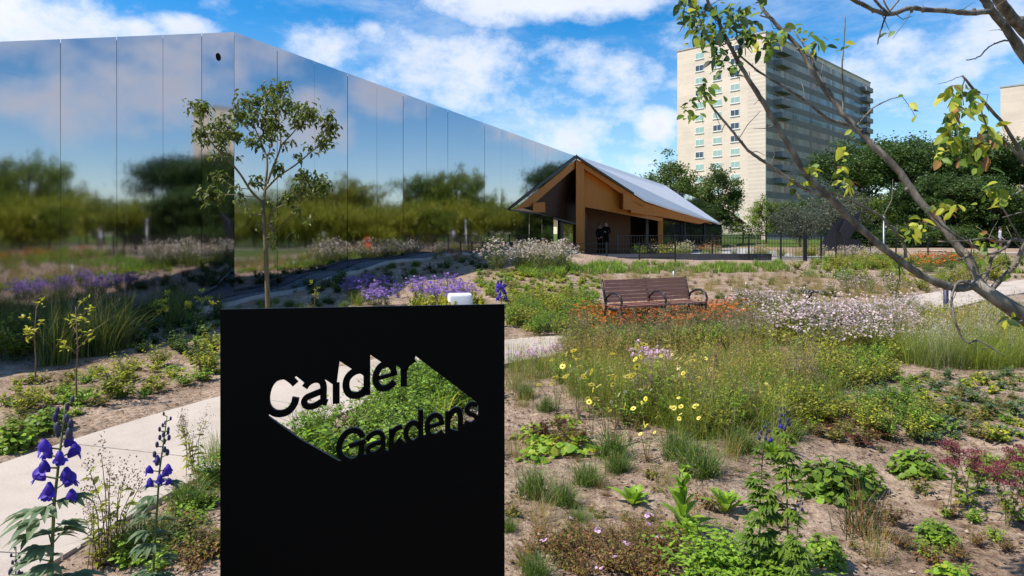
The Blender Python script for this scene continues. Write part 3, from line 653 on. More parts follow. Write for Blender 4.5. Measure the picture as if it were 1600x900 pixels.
def tree(kind, x, y, H, label, group=None, name='tree', cat='tree', sxy=1.0):
    z = float(th(x, y)); s = H/TH[kind]; t = thing(name, label, cat, (x, y, z), rnd.uniform(0, 6.28), group); t.scale = (s*sxy, s*sxy, s)
    obj('trunk', TREES[kind][0], t); obj('crown', TREES[kind][1], t); return t
def tpx(kind, u, d, vtop, label, group=None, name='tree', cat='tree', sxy=1.0):
    return tree(kind, (u-800)/F*d, d, EYE+(HZ-vtop)/F*d-.35, label, group, name, cat, sxy)
tpx('round', 1052, 98, 248, 'rounded green tree left of the pair in front of the tall tower', 'pair of trees before the tower', sxy=.92)
tpx('round', 1122, 104, 259, 'rounded green tree right of the pair in front of the tall tower', 'pair of trees before the tower', sxy=.8)
tpx('yellow', 1085, 108, 300, 'small tree low between the pair of rounded trees')
tpx('grey', 1250, 62, 318, 'sparse grey green tree at the foot of the tower beside the dark sculpture', sxy=1.05)
tpx('grey', 1302, 66, 300, 'sparse greyish tree behind the dark sculpture')
for i, (u, d, v, k, lab) in enumerate([(1345, 88, 232, 'flat', 'broad dark tree first in the row right of the tower'), (1405, 80, 226, 'flat2', 'broad dark tree second in the row right of the tower'),
    (1462, 84, 228, 'flat', 'broad dark tree in the middle of the row, left of the yellowing leaf spray'), (1520, 78, 222, 'flat2', 'broad dark tree below the left corner of the far brick block'),
    (1580, 84, 228, 'flat', 'broad dark tree below the windows of the far brick block'), (1640, 78, 222, 'flat2', 'broad dark tree at the right edge of the row')]):
    tpx(k, u, d, v, lab, 'dark tree row behind the garden')
for i, (u, d, v, k) in enumerate([(1330, 98, 290, 'dark'), (1375, 99, 300, 'dark'), (1430, 97, 296, 'dark'), (1485, 99, 300, 'dark'), (1545, 97, 298, 'dark'), (1600, 98, 292, 'dark'), (1660, 98, 290, 'dark')]):
    tpx(k, u, d, v, 'dense dark tree filling the gap under the dark tree row', 'dark understorey trees', sxy=1.3)
for i, (u, d, v) in enumerate([(1360, 66, 352), (1400, 62, 355), (1445, 64, 350), (1490, 60, 352), (1535, 64, 348), (1585, 60, 350), (1640, 62, 350)]):
    tpx('shrub', u, d, v, 'dark shrub at the foot of the dark tree row', 'dark shrubs under the tree row', 'shrub', 'shrub', 1.2)
# trees beyond the right edge, seen as reflections in the steel wall
def mirrored(px, d, n, azw, t, vtop):     # where a thing stands that shows at this column of the mirrored wall
    n2 = np.array([n[0], n[1]]); q = np.dot(C0, n2); V = 2*q*n2; a = math.atan((px-800)/F); b = 2*R(azw)-a
    return V[0]+t*math.sin(b), V[1]+t*math.cos(b), (HZ-vtop)/F*t*math.cos(a)+EYE-.3
RT = [(dR, nR, 28.3, *q) for q in [(676,108,268,'litg'),(712,106,266,'litg'),(745,110,300,'litg'),(395,90,298,'litg'),(440,92,305,'litg'),(485,92,286,'yellow'),(525,88,283,'yellow'),(565,90,292,'yellow'),(600,95,322,'hedge'),(640,92,312,'litg'),(780,95,318,'litg'),(830,92,322,'hedge'),(870,90,318,'litg'),(915,90,320,'litg'),(960,90,316,'litg'),(1010,90,312,'litg'),(1060,90,308,'dark'),(1110,90,310,'dark'),(1160,90,312,'litg')]]
RT += [(dL, nL, 9.8, *q) for q in [(268,84,292,'dark'),(292,86,282,'dark'),(318,84,286,'dark'),(345,86,284,'dark'),(368,86,292,'dark'),(70,96,312,'hedge'),(130,98,308,'litg'),(190,98,306,'litg'),(235,92,312,'hedge'),(-40,96,300,'litg')]]
for (d__, n__, aw, px, t_, vt, k) in RT:
    x_, y_, h_ = mirrored(px, d__, n__, aw, t_, vt); tree(k, x_, y_, h_, 'tree beyond the right edge mirrored in the steel wall', 'trees mirrored in the steel wall')
for q in range(27):
    A_ = 42+2.6*q; d = 57+3*math.sin(q*2.1); tree('hedge' if q % 3 else 'litg', d*math.sin(R(A_)), d*math.cos(R(A_)), 3.9+.7*math.sin(q*1.7), 'bushy hedge plant beyond the right edge mirrored in the steel wall', 'hedge mirrored in the steel wall', 'hedge_bush', 'hedge')

# ------------------------------------------------------------------ the sign
def sgn(u, v):
    e = np.array([.986, .167]); O = np.array([-.928, 2.1]); a = (u-800)/F; s = (a*O[1]-O[0])/(e[0]-a*e[1]); D = O[1]+s*e[1]; return s, EYE-(v-HZ)/F*D
def zc(p): return sgn(400+p[0]/4.2865, 530+p[1]/4.2865)
rot = math.atan2(.167, .986)
sw = sgn(788, 475)[0]; zt_ = sgn(345, 483)[1]
hole = [(85,513),(100,470),(82,440),(70,385),(90,310),(135,258),(190,245),(240,268),(272,245),(326,290),(350,294),(395,270),(440,285),(466,268),(514,300),(540,300),(560,144),(640,196),(660,212),(700,205),(742,190),(767,103),(840,152),(865,165),(905,176),(935,190),(944,172),(968,196),(992,205),(1015,175),(1040,150),(1062,133),(1069,110),(1120,150),(1300,285),(1480,422),
        (1487,440),(1487,535),(1440,566),(1398,562),(1372,585),(1355,612),(1330,606),(1288,595),(1264,632),(1240,630),(1200,645),(1150,628),(1130,642),(1105,640),(1060,680),(1020,672),(1000,692),(960,655),(925,700),(888,748),(860,735),(820,755),(780,765),(738,770),(712,765),(660,800),(625,812),(590,800),(557,812),(300,668)]
cu = bpy.data.curves.new('signcurve', 'CURVE'); cu.dimensions = '2D'; cu.fill_mode = 'BOTH'; TS = .012; cu.extrude = TS/2
def spl(pts):
    s = cu.splines.new('POLY'); s.points.add(len(pts)-1); s.use_cyclic_u = True
    for p, q in zip(s.points, pts): p.co = (q[0], q[1], 0, 1)
spl([(0, -.12), (sw, -.12), (sw, zt_), (0, zt_)]); spl([zc(p) for p in hole])
co = bpy.data.objects.new('signcurve', cu); COL.objects.link(co); bpy.context.view_layer.update()
sm = bpy.data.meshes.new_from_object(co.evaluated_get(bpy.context.evaluated_depsgraph_get())); bpy.data.objects.remove(co)
LET = [ # centre lines of the cut-out letters and their stroke width
 (46,[(266,300),(238,272),(190,245),(135,258),(90,310),(70,385),(80,450),(120,490),(170,497),(220,478),(255,435),(268,388)]),
 (42,[(327,322),(352,290),(395,270),(435,278),(452,312),(452,380),(454,415),(478,425)]),(40,[(446,345),(385,370),(338,392),(322,422),(345,449),(390,446),(436,420)]),
 (45,[(537,290),(537,360),(537,430)]),
 (46,[(742,228),(700,207),(650,222),(612,262),(603,315),(620,360),(660,376),(705,365),(742,325)]),(45,[(743,100),(743,240),(743,372)]),
 (26,[(812,263),(870,247),(938,228)]),(43,[(926,242),(915,190),(880,165),(832,185),(804,238),(804,290),(835,326),(885,320),(930,284)]),
 (45,[(990,170),(990,250),(990,315)]),(42,[(985,215),(1014,166),(1062,130)]),
 (40,[(716,655),(690,618),(645,609),(595,638),(562,695),(558,750),(580,790),(625,815)]),(30,[(622,716),(670,700),(735,682)]),(38,[(707,690),(706,745),(690,790),(640,818)]),
 (34,[(742,676),(770,640),(815,622),(845,640),(852,690),(850,750)]),(32,[(846,686),(790,703),(752,730),(757,762),(800,764),(842,735)]),
 (36,[(907,598),(907,660),(905,745)]),(34,[(905,660),(932,605),(978,582)]),
 (36,[(1100,588),(1060,558),(1020,580),(1003,630),(1020,675),(1060,690),(1100,655)]),(36,[(1103,470),(1103,560),(1103,645)]),
 (26,[(1150,590),(1200,574),(1258,556)]),(36,[(1247,570),(1232,520),(1192,508),(1156,540),(1146,592),(1160,636),(1206,648),(1252,618)]),
 (38,[(1284,480),(1284,550),(1284,625)]),(37,[(1284,535),(1318,480),(1352,470),(1368,512),(1368,605)]),
 (32,[(1482,442),(1440,432),(1410,465),(1428,496),(1462,510),(1478,540),(1440,568),(1398,556)])]
lm = MB(); k4 = sw/443*1.0/4.2865
for w, pts in LET:
    Q = catmull(pts, 6); Q2 = np.array([zc(p) for p in Q]); T = np.gradient(Q2, axis=0); T /= np.linalg.norm(T, axis=1)[:, None]; Nn = np.stack([-T[:, 1], T[:, 0]], 1)
    ww = w*.00048/1.0
    a = Q2+Nn*ww/2; b = Q2-Nn*ww/2; n = len(Q2); zf, zb = TS/2-.0004, -TS/2+.0004
    V = np.concatenate([np.c_[a, np.full(n, zf)], np.c_[b, np.full(n, zf)], np.c_[a, np.full(n, zb)], np.c_[b, np.full(n, zb)]])
    q = []
    for i in range(n-1): q += [[i, n+i, n+i+1, i+1], [2*n+i, 2*n+i+1, 3*n+i+1, 3*n+i], [i, i+1, 2*n+i+1, 2*n+i], [n+i, 3*n+i, 3*n+i+1, n+i+1]]
    q += [[0, 2*n, 3*n, n], [n-1, 2*n-1, 4*n-1, 3*n-1]]; lm.add(V, q)
lme = lm.mesh('lettering', M['black'], False)
bm = bmesh.new(); bm.from_mesh(sm); bm.from_mesh(lme); fm = bpy.data.meshes.new('sign'); bm.to_mesh(fm); bm.free(); fm.materials.clear(); fm.materials.append(M['black']); fm.materials.append(M['signedge'])
for p in fm.polygons: p.use_smooth = False; p.material_index = 0 if abs(p.normal.z) > .7 else 1
sg = obj('sign', fm); sg.matrix_world = Matrix(((.986, 0, .167, -.928), (.167, 0, -.986, 2.1), (0, 1, 0, 0), (0, 0, 0, 1)))
tag(sg, 'black steel garden sign with lettering cut out of a slanted diamond opening', 'sign')

# ------------------------------------------------------------------ bench, fence, posts, sculpture
def bench():
    p = gp(1013, 512); cx, cy = 2.50, 12.0; z = float(th(cx, cy))
    t = thing('park_bench', 'brown slatted park bench with black curved arms behind the orange flowers', 'bench', (cx, cy, z-.02), math.atan2(math.cos(R(64)), math.sin(R(64))))
    L_ = 1.92; th_ = R(13)
    m = MB()
    for i in range(5): m.box((0, -.43+.095*i, .44+.012*abs(i-2)), (L_-.04, .082, .035))
    obj('seat', m.mesh('seat', M['bwood'], False), t); m = MB()
    for i in range(6):
        d = .10+.068*i; ax = [[1, 0, 0], [0, math.cos(th_), -math.sin(th_)], [0, math.sin(th_), math.cos(th_)]]
        m.box((0, -.005+math.sin(th_)*d, .43+math.cos(th_)*d), (L_-.06, .03, .060), ax=ax)
    obj('backrest', m.mesh('backrest', M['bwood'], False), t)
    for s in (-1, 0, 1):
        x = s*(L_/2-.02); m = MB()
        m.tube([(x, .16, 0), (x, .05, .25), (x, .0, .43), (x, .055, .65), (x, .135, .90)], [.024]*5, 6)
        m.tube([(x, -.46, 0), (x, -.42, .22), (x, -.44, .42)], .024, 6); m.tube([(x, -.45, .415), (x, -.2, .40), (x, .02, .415)], .024, 6)
        obj('leg_frame', m.mesh('leg_frame', M['blackm']), t); m = MB()
        m.tube([(x, -.43, .44), (x, -.47, .54), (x, -.42, .64), (x, -.30, .685), (x, -.15, .67), (x, -.02, .60), (x, .03, .52)], .021, 6)
        obj('armrest', m.mesh('armrest', M['blackm']), t)
bench()
def fence(name, label, us, d0, d1, ztop, pickets, rails, thick=()):
    t = None; P = []
    for u in us:
        d = d0+(d1-d0)*(u-us[0])/(us[-1]-us[0]+1e-9); x = (u-800)/F*d; P.append(np.array([x, d, float(th(x, d))]))
    t = thing(name, label, 'fence', tuple(P[0])); o = P[0]
    for i, p in enumerate(P):
        m = MB(); w = .16 if us[i] in thick else .06; m.box((p[0]-o[0], p[1]-o[1], (ztop+p[2])/2-o[2]), (w, .06, ztop-p[2]+.1)); obj('post', m.mesh('post', M['blackm'], False), t)
    for i in range(len(P)-1):
        a, b = P[i]-o, P[i+1]-o; Ln = np.linalg.norm((b-a)[:2]); rz = math.atan2(b[1]-a[1], b[0]-a[0]); m = MB()
        for zf in rails: m.box(((a[0]+b[0])/2, (a[1]+b[1])/2, zf-o[2]), (Ln-.062, .03 if zf < ztop-.05 else .05, .03), rz)
        if pickets:
            n = int(Ln/.12)
            for k in range(1, n): q = a+(b-a)*k/n; m.box((q[0], q[1], (ztop+.58)/2-o[2]), (.016, .016, ztop-.60), rz)
        obj('rail_panel', m.mesh('rail_panel', M['blackm'], False), t)
    return t
fence('railing', 'black steel picket railing in front of the entrance patio', [966,1012,1055,1113,1170,1220,1258,1283,1306], 31, 28.3, 1.53, True, (1.51, .58), (1258,))
fence('fence', 'low black post and cable fence running from the mirrored wall past the wooden post', [830,852,876,896,948,999,1055], 27.2, 28.2, 1.19, False, (1.17, .95, .75, .58), (830,))
fence('fence', 'thin black fence among the far right flower beds', [1320,1360,1400,1450,1500,1560,1620], 36, 40, 1.3, False, (1.28, .8))
def blockpx(name, label, cat, u0, u1, d0, d1, zlo, zhi, th_, mat):
    a = np.array([(u0-800)/F*d0, d0]); b = np.array([(u1-800)/F*d1, d1]); c = (a+b)/2; Ln = np.linalg.norm(b-a); rz = math.atan2(b[1]-a[1], b[0]-a[0])
    m = MB(); m.box((0, 0, (zhi-zlo)/2), (Ln, th_, zhi-zlo), 0); me = m.mesh(name, M[mat], False)
    o = obj(name, me, None, (c[0], c[1], zlo), rz); tag(o, label, cat); md = o.modifiers.new('b', 'BEVEL'); md.width = .012; md.segments = 2; return o
blockpx('planter_wall', 'long dark grey panel wall behind the black railing', 'wall', 1000, 1205, 29.8, 29.5, .02, .70, .15, 'dconc')
blockpx('planter_wall', 'lighter grey panel wall left of the dark one, below the wooden post', 'wall', 884, 999, 29.0, 29.8, .02, .70, .15, 'gconc')
blockpx('kerb', 'pale concrete kerb under the black railing at its right end', 'kerb', 1000, 1290, 29.3, 29.2, .02, .40, .3, 'conc')
blockpx('kerb', 'pale concrete slab edge right of the dark panel wall', 'kerb', 1206, 1290, 31, 31, .1, .52, 1.2, 'conc')
def roundbox(name, label, cat, x, y, z, size, mat, rz=0, bev=.03):
    m = MB(); m.box((0, 0, size[2]/2), size); o = obj(name, m.mesh(name, M[mat]), None, (x, y, z), rz); md = o.modifiers.new('b', 'BEVEL'); md.width = bev; md.segments = 4; tag(o, label, cat); return o
roundbox('utility_box', 'small rounded white utility box just above the top edge of the sign', 'utility box', -.90, 11.4, float(th(-.9, 11.4))-.02, (.42, .25, .50), 'whitep', R(10), .05)
def path_light(u, v, h, w, label, mat='blackm', cap=True):
    p = gp(u, v); t = thing('path_light', label, 'path light', p); m = MB(); m.tube([(0, 0, -.05), (0, 0, h)], .045 if cap else .05, 10); obj('post', m.mesh('post', M[mat]), t)
    m = MB()
    if cap: m.box((0, 0, h+.03), (w, .22, .05)); 
    else: m.tube([(0, 0, h), (0, 0, h+.05), (0, 0, h+.055)], [.055, .055, .04], 10)
    obj('lamp_head', m.mesh('lamp_head', M['blackm'], False), t)
path_light(1265, 486, .36, .28, 'low black path light with a flat head standing in the pale lavender flowers')
path_light(1478, 484, .48, .2, 'navy bollard beside the pale path behind the bare branches', 'navy', False)
p = gp(1053, 440); m = MB(); m.tube([(0, 0, -.05), (0, 0, .30), (0, 0, .31)], [.055, .055, .03], 10); tag(obj('marker_post', m.mesh('marker_post', M['greym']), None, p), 'short grey metal post standing behind the bench back', 'post')
for (u, v, h, lab) in ((1115, 605, .30, 'rough pale wooden stake standing in the tall grass'), (940, 560, .26, 'pale wooden stake among brown stems below the left end of the bench')):
    p = gp(u, v); m = MB(); m.prism([(-.02, -.02, -.05), (.02, -.02, -.05), (.02, .02, -.05), (-.02, .02, -.05)], (.02, 0, h+.05)); m.box((.02, 0, h+.02), (.028, .03, .05)); tag(obj('wooden_stake', m.mesh('wooden_stake', M['bstem'], False), None, p), lab, 'stake')
# light pole
p = np.array([(1381-800)/F*36, 36, .3]); t = thing('light_pole', 'slim pale grey light pole in front of the dark trees', 'light pole', p)
m = MB(); m.tube([(0, 0, -.2), (0, 0, 2.05)], [.06, .05], 8); obj('pole', m.mesh('pole', M['greym']), t); m = MB(); m.tube([(0, 0, 2.05), (0, 0, 2.25), (0, 0, 2.27)], [.075, .075, .05], 8); obj('lamp_head', m.mesh('lamp_head', M['greym']), t)
# dark plate sculpture
t = thing('sculpture', 'black angular steel plate sculpture rising in front of the dark trees', 'sculpture', (*P3(1305, 395, 48)[:2], .3)); o = np.array([*P3(1305, 395, 48)[:2], .3])
def spl_(poly, d, off, nm='plate'):
    m = MB(); m.prism([P3(u, v, d)-o for u, v in poly], off); obj(nm, m.mesh(nm, M['steel'], False), t)
spl_([(1266,402),(1284,378),(1303,350),(1316,338),(1322,346),(1308,372),(1300,402)], 48, np.array([.12, .12, 0]))
spl_([(1300,402),(1308,368),(1330,340),(1346,328),(1340,352),(1326,376),(1322,402)], 48.6, np.array([.25, .5, 0]))
spl_([(1318,402),(1322,372),(1346,376),(1352,402)], 49.4, np.array([.1, .3, 0]), 'fin')
spl_([(1312,362),(1322,343),(1336,352),(1320,372)], 47.6, np.array([.02, .12, 0]), 'fin')
# orange box at the right, mirrored in the wall
a_ = np.array([-22.3+57*math.sin(R(68.7)), 12+57*math.cos(R(68.7))]); t = thing('newspaper_box', 'orange box beside the lawn, mirrored in the steel wall', 'box', (a_[0], a_[1], float(th(*a_))))
m = MB(); m.box((0, 0, .55), (.5, .45, .9)); m.box((0, 0, .06), (.4, .36, .12)); obj('body', m.mesh('body', M['orangep'], False), t); m = MB(); m.box((-.26, 0, .72), (.03, .34, .34)); obj('door', m.mesh('door', M['blackm'], False), t)

# ------------------------------------------------------------------ people (small, far)
def person(x, y, z, H, face, label, top, legs, hold=False, hair='hair'):
    bm_ = bpy.data.meshes.new('person'); s = H/1.75
    J = dict(pel=(0,0,.95),sp=(0,.01,1.15),ch=(0,0,1.36),nk=(0,.01,1.50),hd=(0,-.015,1.60),ht=(0,-.005,1.71),lh=(.09,0,.90),lk=(.10,-.02,.50),la=(.10,.02,.09),lt=(.115,-.15,.035),
        rh=(-.09,0,.90),rk=(-.10,-.05,.50),ra=(-.11,.03,.09),rt=(-.13,-.13,.035),ls=(.185,.01,1.41),le=(.235,.02,1.13),lw=(.20,-.14,.93),lf=(.19,-.20,.86),rs=(-.185,.01,1.41),re=(-.235,.02,1.13),rw=(-.21,-.16,.95),rf=(-.20,-.22,.88))
    if hold: J['lw'] = (.10,-.24,1.20); J['lf'] = (.06,-.29,1.24)
    rad = dict(pel=.135,sp=.125,ch=.145,nk=.055,hd=.082,ht=.075,lh=.095,lk=.06,la=.042,lt=.035,rh=.095,rk=.06,ra=.042,rt=.035,ls=.062,le=.045,lw=.034,lf=.034,rs=.062,re=.045,rw=.034,rf=.034)
    E_ = [('pel','sp'),('sp','ch'),('ch','nk'),('nk','hd'),('hd','ht'),('pel','lh'),('lh','lk'),('lk','la'),('la','lt'),('pel','rh'),('rh','rk'),('rk','ra'),('ra','rt'),('ch','ls'),('ls','le'),('le','lw'),('lw','lf'),('ch','rs'),('rs','re'),('re','rw'),('rw','rf')]
    K = list(J); bm_.from_pydata([J[k] for k in K], [(K.index(a), K.index(b)) for a, b in E_], [])
    o = bpy.data.objects.new('person', bm_); COL.objects.link(o); md = o.modifiers.new('s', 'SKIN')
    for i, k in enumerate(K): v = bm_.skin_vertices[0].data[i]; v.radius = (rad[k], rad[k]*(.75 if k in ('pel','sp','ch') else 1)); v.use_root = (k == 'pel')
    o.modifiers.new('u', 'SUBSURF').levels = 2; o.modifiers['u'].render_levels = 2
    bpy.context.view_layer.update(); me = bpy.data.meshes.new_from_object(o.evaluated_get(bpy.context.evaluated_depsgraph_get())); bpy.data.objects.remove(o)
    for q in ('skin', top, legs): me.materials.append(M[q])
    for p_ in me.polygons:
        c = p_.center; hand = abs(c.x) > .17 and c.z < .97 or (hold and c.y < -.23); p_.use_smooth = True
        p_.material_index = 0 if c.z > 1.48 or hand else (1 if c.z > .93 else 2)
    o = obj('person', me, None, (x, y, z), face, s); tag(o, label, 'person')
    m = MB(); m.sphere((0, .012, 1.66), .097, 0, 12, 8, (1, 1.05, .95)); hv = m.v[0]; hv[:, 1] = np.where(hv[:, 2] < 1.68, np.maximum(hv[:, 1], -.02), hv[:, 1]); obj('hair', m.mesh('hair', M['hair']), o)
    m = MB(); m.sphere((0, -.098, 1.605), .018, 0, 6, 4, (.8, 1, 1.3))
    for e in (-1, 1): m.sphere((e*.088, .0, 1.61), .022, 0, 6, 4, (.4, .8, 1.3))
    obj('face', m.mesh('face', M['skin']), o)
    m = MB()
    for e in (-.032, .032): m.sphere((e, -.083, 1.63), .010, 0, 6, 4)
    obj('eye', m.mesh('eye', M['hair']), o)
d = 35.2; person((937-800)/F*d, d, .45, 1.68, R(30), 'person in dark clothes standing in the entrance, left of the two', 'cloth_d', 'cloth_d')
d = 34.8; person((947-800)/F*d, d, .45, 1.80, R(-40), 'taller person in dark clothes in the entrance, right of the two', 'cloth_d', 'cloth_d', True)
d = 40; person((1563-800)/F*d, d, .32, 1.72, R(60), 'person in a pale top walking beyond the bare branches at the right', 'cloth_w', 'cloth_b')

# ------------------------------------------------------------------ young tree behind the sign
def zt7(p): return 280+p[0]/2.368, 110+p[1]/2.368
def small_tree():
    D0 = 9.0; g = np.random.default_rng(21); base = np.array([(418-800)/F*D0, D0, float(th((418-800)/F*D0, D0))])
    t = thing('young_tree', 'slender young tree with sparse leaves standing behind the black sign', 'tree', base)
    m = MB(); lf = MB()
    def br(pts, r0, r1, dd=0.):
        Q = catmull(pts, 4); n = len(Q); d = D0+np.linspace(0, 1, n)**1.3*dd
        P = [P3(*zt7(q), di)-base for q, di in zip(Q, d)]; m.tube(P, np.linspace(r0, r1, n), 6); return P
    P0 = [P3(*zt7(q), D0)-base for q in [(328,880),(324,760),(320,650),(314,560),(308,480)]]
    m.tube([(0.0, 0, -.1), (.0, 0, .25)]+P0, [.040,.037,.034,.032,.030,.029,.026], 8)
    BR = [([(308,490),(265,445),(230,390),(190,340),(140,290),(100,240),(80,180),(65,130)],.020,.005,-.7),([(190,340),(160,260),(150,200)],.009,.004,.3),([(312,490),(320,420),(325,330),(300,260),(275,200),(255,130)],.020,.004,.5),
     ([(325,420),(350,350),(375,280),(370,200),(365,120),(365,60)],.016,.004,.3),([(375,280),(430,220),(470,170),(480,130)],.011,.004,-.3),([(320,440),(370,390),(430,350),(490,300),(540,260),(560,200)],.015,.004,-.6),
     ([(318,625),(370,580),(430,520),(460,470),(510,430),(540,425)],.013,.004,.6),([(325,580),(350,520),(400,490),(450,450),(470,390)],.012,.004,-.4),([(310,535),(255,525),(240,490)],.008,.003,.4),([(295,470),(200,460),(150,460),(100,450)],.007,.003,.7),
     ([(262,440),(200,430),(160,400)],.007,.003,.4),([(300,260),(230,190),(220,120)],.008,.003,-.3),([(325,330),(345,230),(310,110)],.009,.003,.6),([(330,560),(345,600),(342,640)],.014,.011,-.05),([(345,600),(350,560),(340,500),(330,470)],.012,.009,-.1)]
    CLX = []
    for b in BR:
        br(*b); Q = catmull(b[0], 5)
        for q in Q[int(len(Q)*.4)::2]:
            if g.random() < .8: CLX.append((q[0]+g.normal(0, 12), q[1]+g.normal(0, 12)-4, g.uniform(9, 15)))
    CL = [(60,135,24),(90,140,18),(75,240,22),(120,320,14),(150,200,28),(160,250,26),(185,225,22),(215,165,18),(250,120,28),(290,115,24),(340,82,32),(380,65,24),(350,130,26),(400,130,30),(450,150,34),(480,160,24),(440,190,20),(550,185,26),(562,210,20),(540,262,26),(320,190,22),(270,260,18),(330,240,20),
      (365,360,16),(285,410,20),(110,460,26),(150,465,16),(150,395,18),(450,390,18),(500,420,32),(530,430,22),(450,440,20),(400,470,16),(480,550,14),(295,570,10),(425,605,13),(230,460,14),(350,200,24),(390,230,14),(100,205,14),(260,180,20),(420,260,10),(210,240,18)]
    for (x, y, r) in CL+CLX:
        n = int(r*3.6) if r > 15 else int(r*1.1); d = D0+g.uniform(-.6, .6); c = P3(*zt7((x, y)), d)-base; rr = r/2.368/F*d
        P = c+g.normal(0, .68, (n, 3))*rr; Dv = g.normal(0, 1, (n, 3))*[1, 1, .5]+[0, 0, -.45]; lf.leaves(P, Dv, g.normal(0, .5, (n, 3))+[0, 0, 1], g.uniform(.045, .085, n), g.uniform(.025, .045, n), droop=.35)
        for k in range(3): q = c+g.normal(0, .5, 3)*rr; m.tube([q, c+g.normal(0, .2, 3)*rr, c], [.002, .003, .003], 4)
    obj('trunk', m.mesh('trunk', M['bark3']), t); obj('crown', lf.mesh('crown', M['ytree']), t)
small_tree()

# ------------------------------------------------------------------ near tree with bare branches at the right edge
def near_tree():
    g = np.random.default_rng(5); base = np.array([2.55, 2.75, float(th(2.55, 2.75))])
    t = thing('bare_tree', 'nearby tree reaching in from the right with bare grey branches and few yellowing leaves', 'tree', base)
    m = MB()
    def br(pts, r0, r1, d0, d1, k=8):
        pts = np.asarray(pts, float); Q = catmull(pts, 5); n = len(Q); d = np.linspace(d0, d1, n); wob = g.normal(0, .6, (n, 2))
        P = np.array([P3(q[0]+w[0]*.6, q[1]+w[1]*.6, di)-base for q, di, w in zip(Q, d, wob)]); rr = np.linspace(r0*.72, r1*.85, n)/F*d*(1+g.uniform(-.10, .10, n)); m.tube(P, rr, k)
        if r0 > 2.5:
            for i in range(4, n-2, 5):
                e = np.array([g.normal(0, 1), g.normal(0, .5), g.normal(.3, 1)])*g.uniform(.03, .085); q2 = P[i]+e*.5+g.normal(0, .008, 3); m.tube([P[i], q2, P[i]+e+g.normal(0, .015, 3)], [max(.0018, rr[i]*.3), .0014, .0008], 4)
        for i in range(3, n-2, 4): m.sphere(P[i]+g.normal(0, .5, 3)*rr[i], rr[i]*.75, 0, 6, 4)
    m.tube([(0, 0, -.2), (.0, 0, .2), (-.05, 0, .6), (-.22, 0, .95)], [.085, .075, .062, .05], 10)
    m.tube([(0, 0, .3), (.12, .1, 1.2), (.1, .1, 2.2), (.0, .05, 2.9), (-.15, 0, 3.3)], [.07, .06, .05, .04, .03], 10)
    m.tube([(-.22, 0, .95), P3(1660, 540, 2.75)-base, P3(1600, 494, 2.72)-base, P3(1560, 468, 2.7)-base, P3(1524, 444, 2.7)-base], np.array([16, 15, 13, 11, 9.5])/F*2.7, 9)
    br([(1526,444),(1500,450),(1478,446),(1440,430),(1395,399),(1338,351),(1300,312),(1284,298),(1262,276),(1235,231),(1209,187),(1187,151),(1164,115),(1147,84),(1129,49),(1118,22),(1107,5),(1098,-25)], 9.5, 2.6, 2.7, 2.35)
    br([(1532,448),(1522,425),(1514,404),(1502,393),(1470,352),(1435,311),(1400,262),(1364,227),(1338,200),(1311,169),(1275,120),(1249,75),(1213,38),(1195,18),(1180,-10)], 10, 2.6, 2.7, 2.95)
    br([(1290,306),(1262,296),(1240,284),(1195,253),(1169,235),(1151,213),(1129,187),(1111,164),(1098,143)], 4.2, 1.6, 2.52, 2.3, 6)
    br([(1336,198),(1300,188),(1284,178),(1249,151),(1195,118),(1156,87)], 4.0, 1.6, 2.85, 2.6, 6)
    br([(1318,172),(1317,130),(1316,100),(1319,62),(1321,22)], 2.4, .8, 2.85, 2.8, 5)
    br([(1300,150),(1280,118),(1262,80),(1248,60),(1240,45)], 3.2, 1.2, 2.86, 3.0, 5)
    br([(1338,197),(1364,169),(1391,155),(1409,150)], 1.8, .9, 2.85, 2.8, 5)
    br([(1409,150),(1416,160),(1422,168),(1432,184)], .8, .5, 2.8, 2.8, 4)
    br([(1195,18),(1190,0),(1198,-20)], 2.2, 1.2, 2.9, 2.9, 5); br([(1213,38),(1200,28),(1187,24)], 2.2, 1.2, 2.9, 2.85, 5)
    br([(1660,170),(1600,86),(1572,44),(1548,14),(1530,-15)], 10, 7, 2.6, 2.5); br([(1660,108),(1600,48),(1572,16),(1552,-12)], 12, 9, 2.9, 2.7)
    br([(1546,18),(1510,20),(1480,17),(1445,15),(1420,13),(1392,22),(1372,18),(1345,6),(1320,-8)], 6, 3.4, 2.5, 2.2); br([(1388,22),(1370,4),(1362,-8)], 3.2, 2.4, 2.3, 2.2, 5); br([(1390,18),(1382,4),(1377,-8)], 2, 1.4, 2.3, 2.3, 5); br([(1390,18),(1400,6),(1410,-6)], 2, 1.4, 2.3, 2.3, 5)
    br([(1386,22),(1378,42),(1373,60),(1371,69)], 2.2, 1, 2.3, 2.25, 5); br([(1373,60),(1382,54),(1392,49)], .9, .5, 2.25, 2.25, 4)
    br([(1580,63),(1562,65),(1545,74),(1528,90),(1510,94)], 2, 1, 2.55, 2.45, 5)
    br([(1700,390),(1650,318),(1600,246),(1569,195),(1533,155),(1504,118)], 5, 2, 2.5, 2.35, 6); br([(1640,310),(1600,255),(1565,216),(1545,205),(1533,172)], 3.2, 1.4, 2.5, 2.4, 5)
    br([(1508,122),(1503,140),(1506,165)], 1.6, .8, 2.4, 2.38, 5); br([(1503,118),(1480,128),(1466,131)], .8, .4, 2.35, 2.3, 4)
    br([(1416,402),(1410,375),(1398,361),(1373,336),(1337,317),(1310,305),(1290,297)], 3.6, 1.6, 2.62, 2.5, 5); br([(1337,317),(1331,300),(1328,288)], 1.6, .8, 2.5, 2.5, 4)
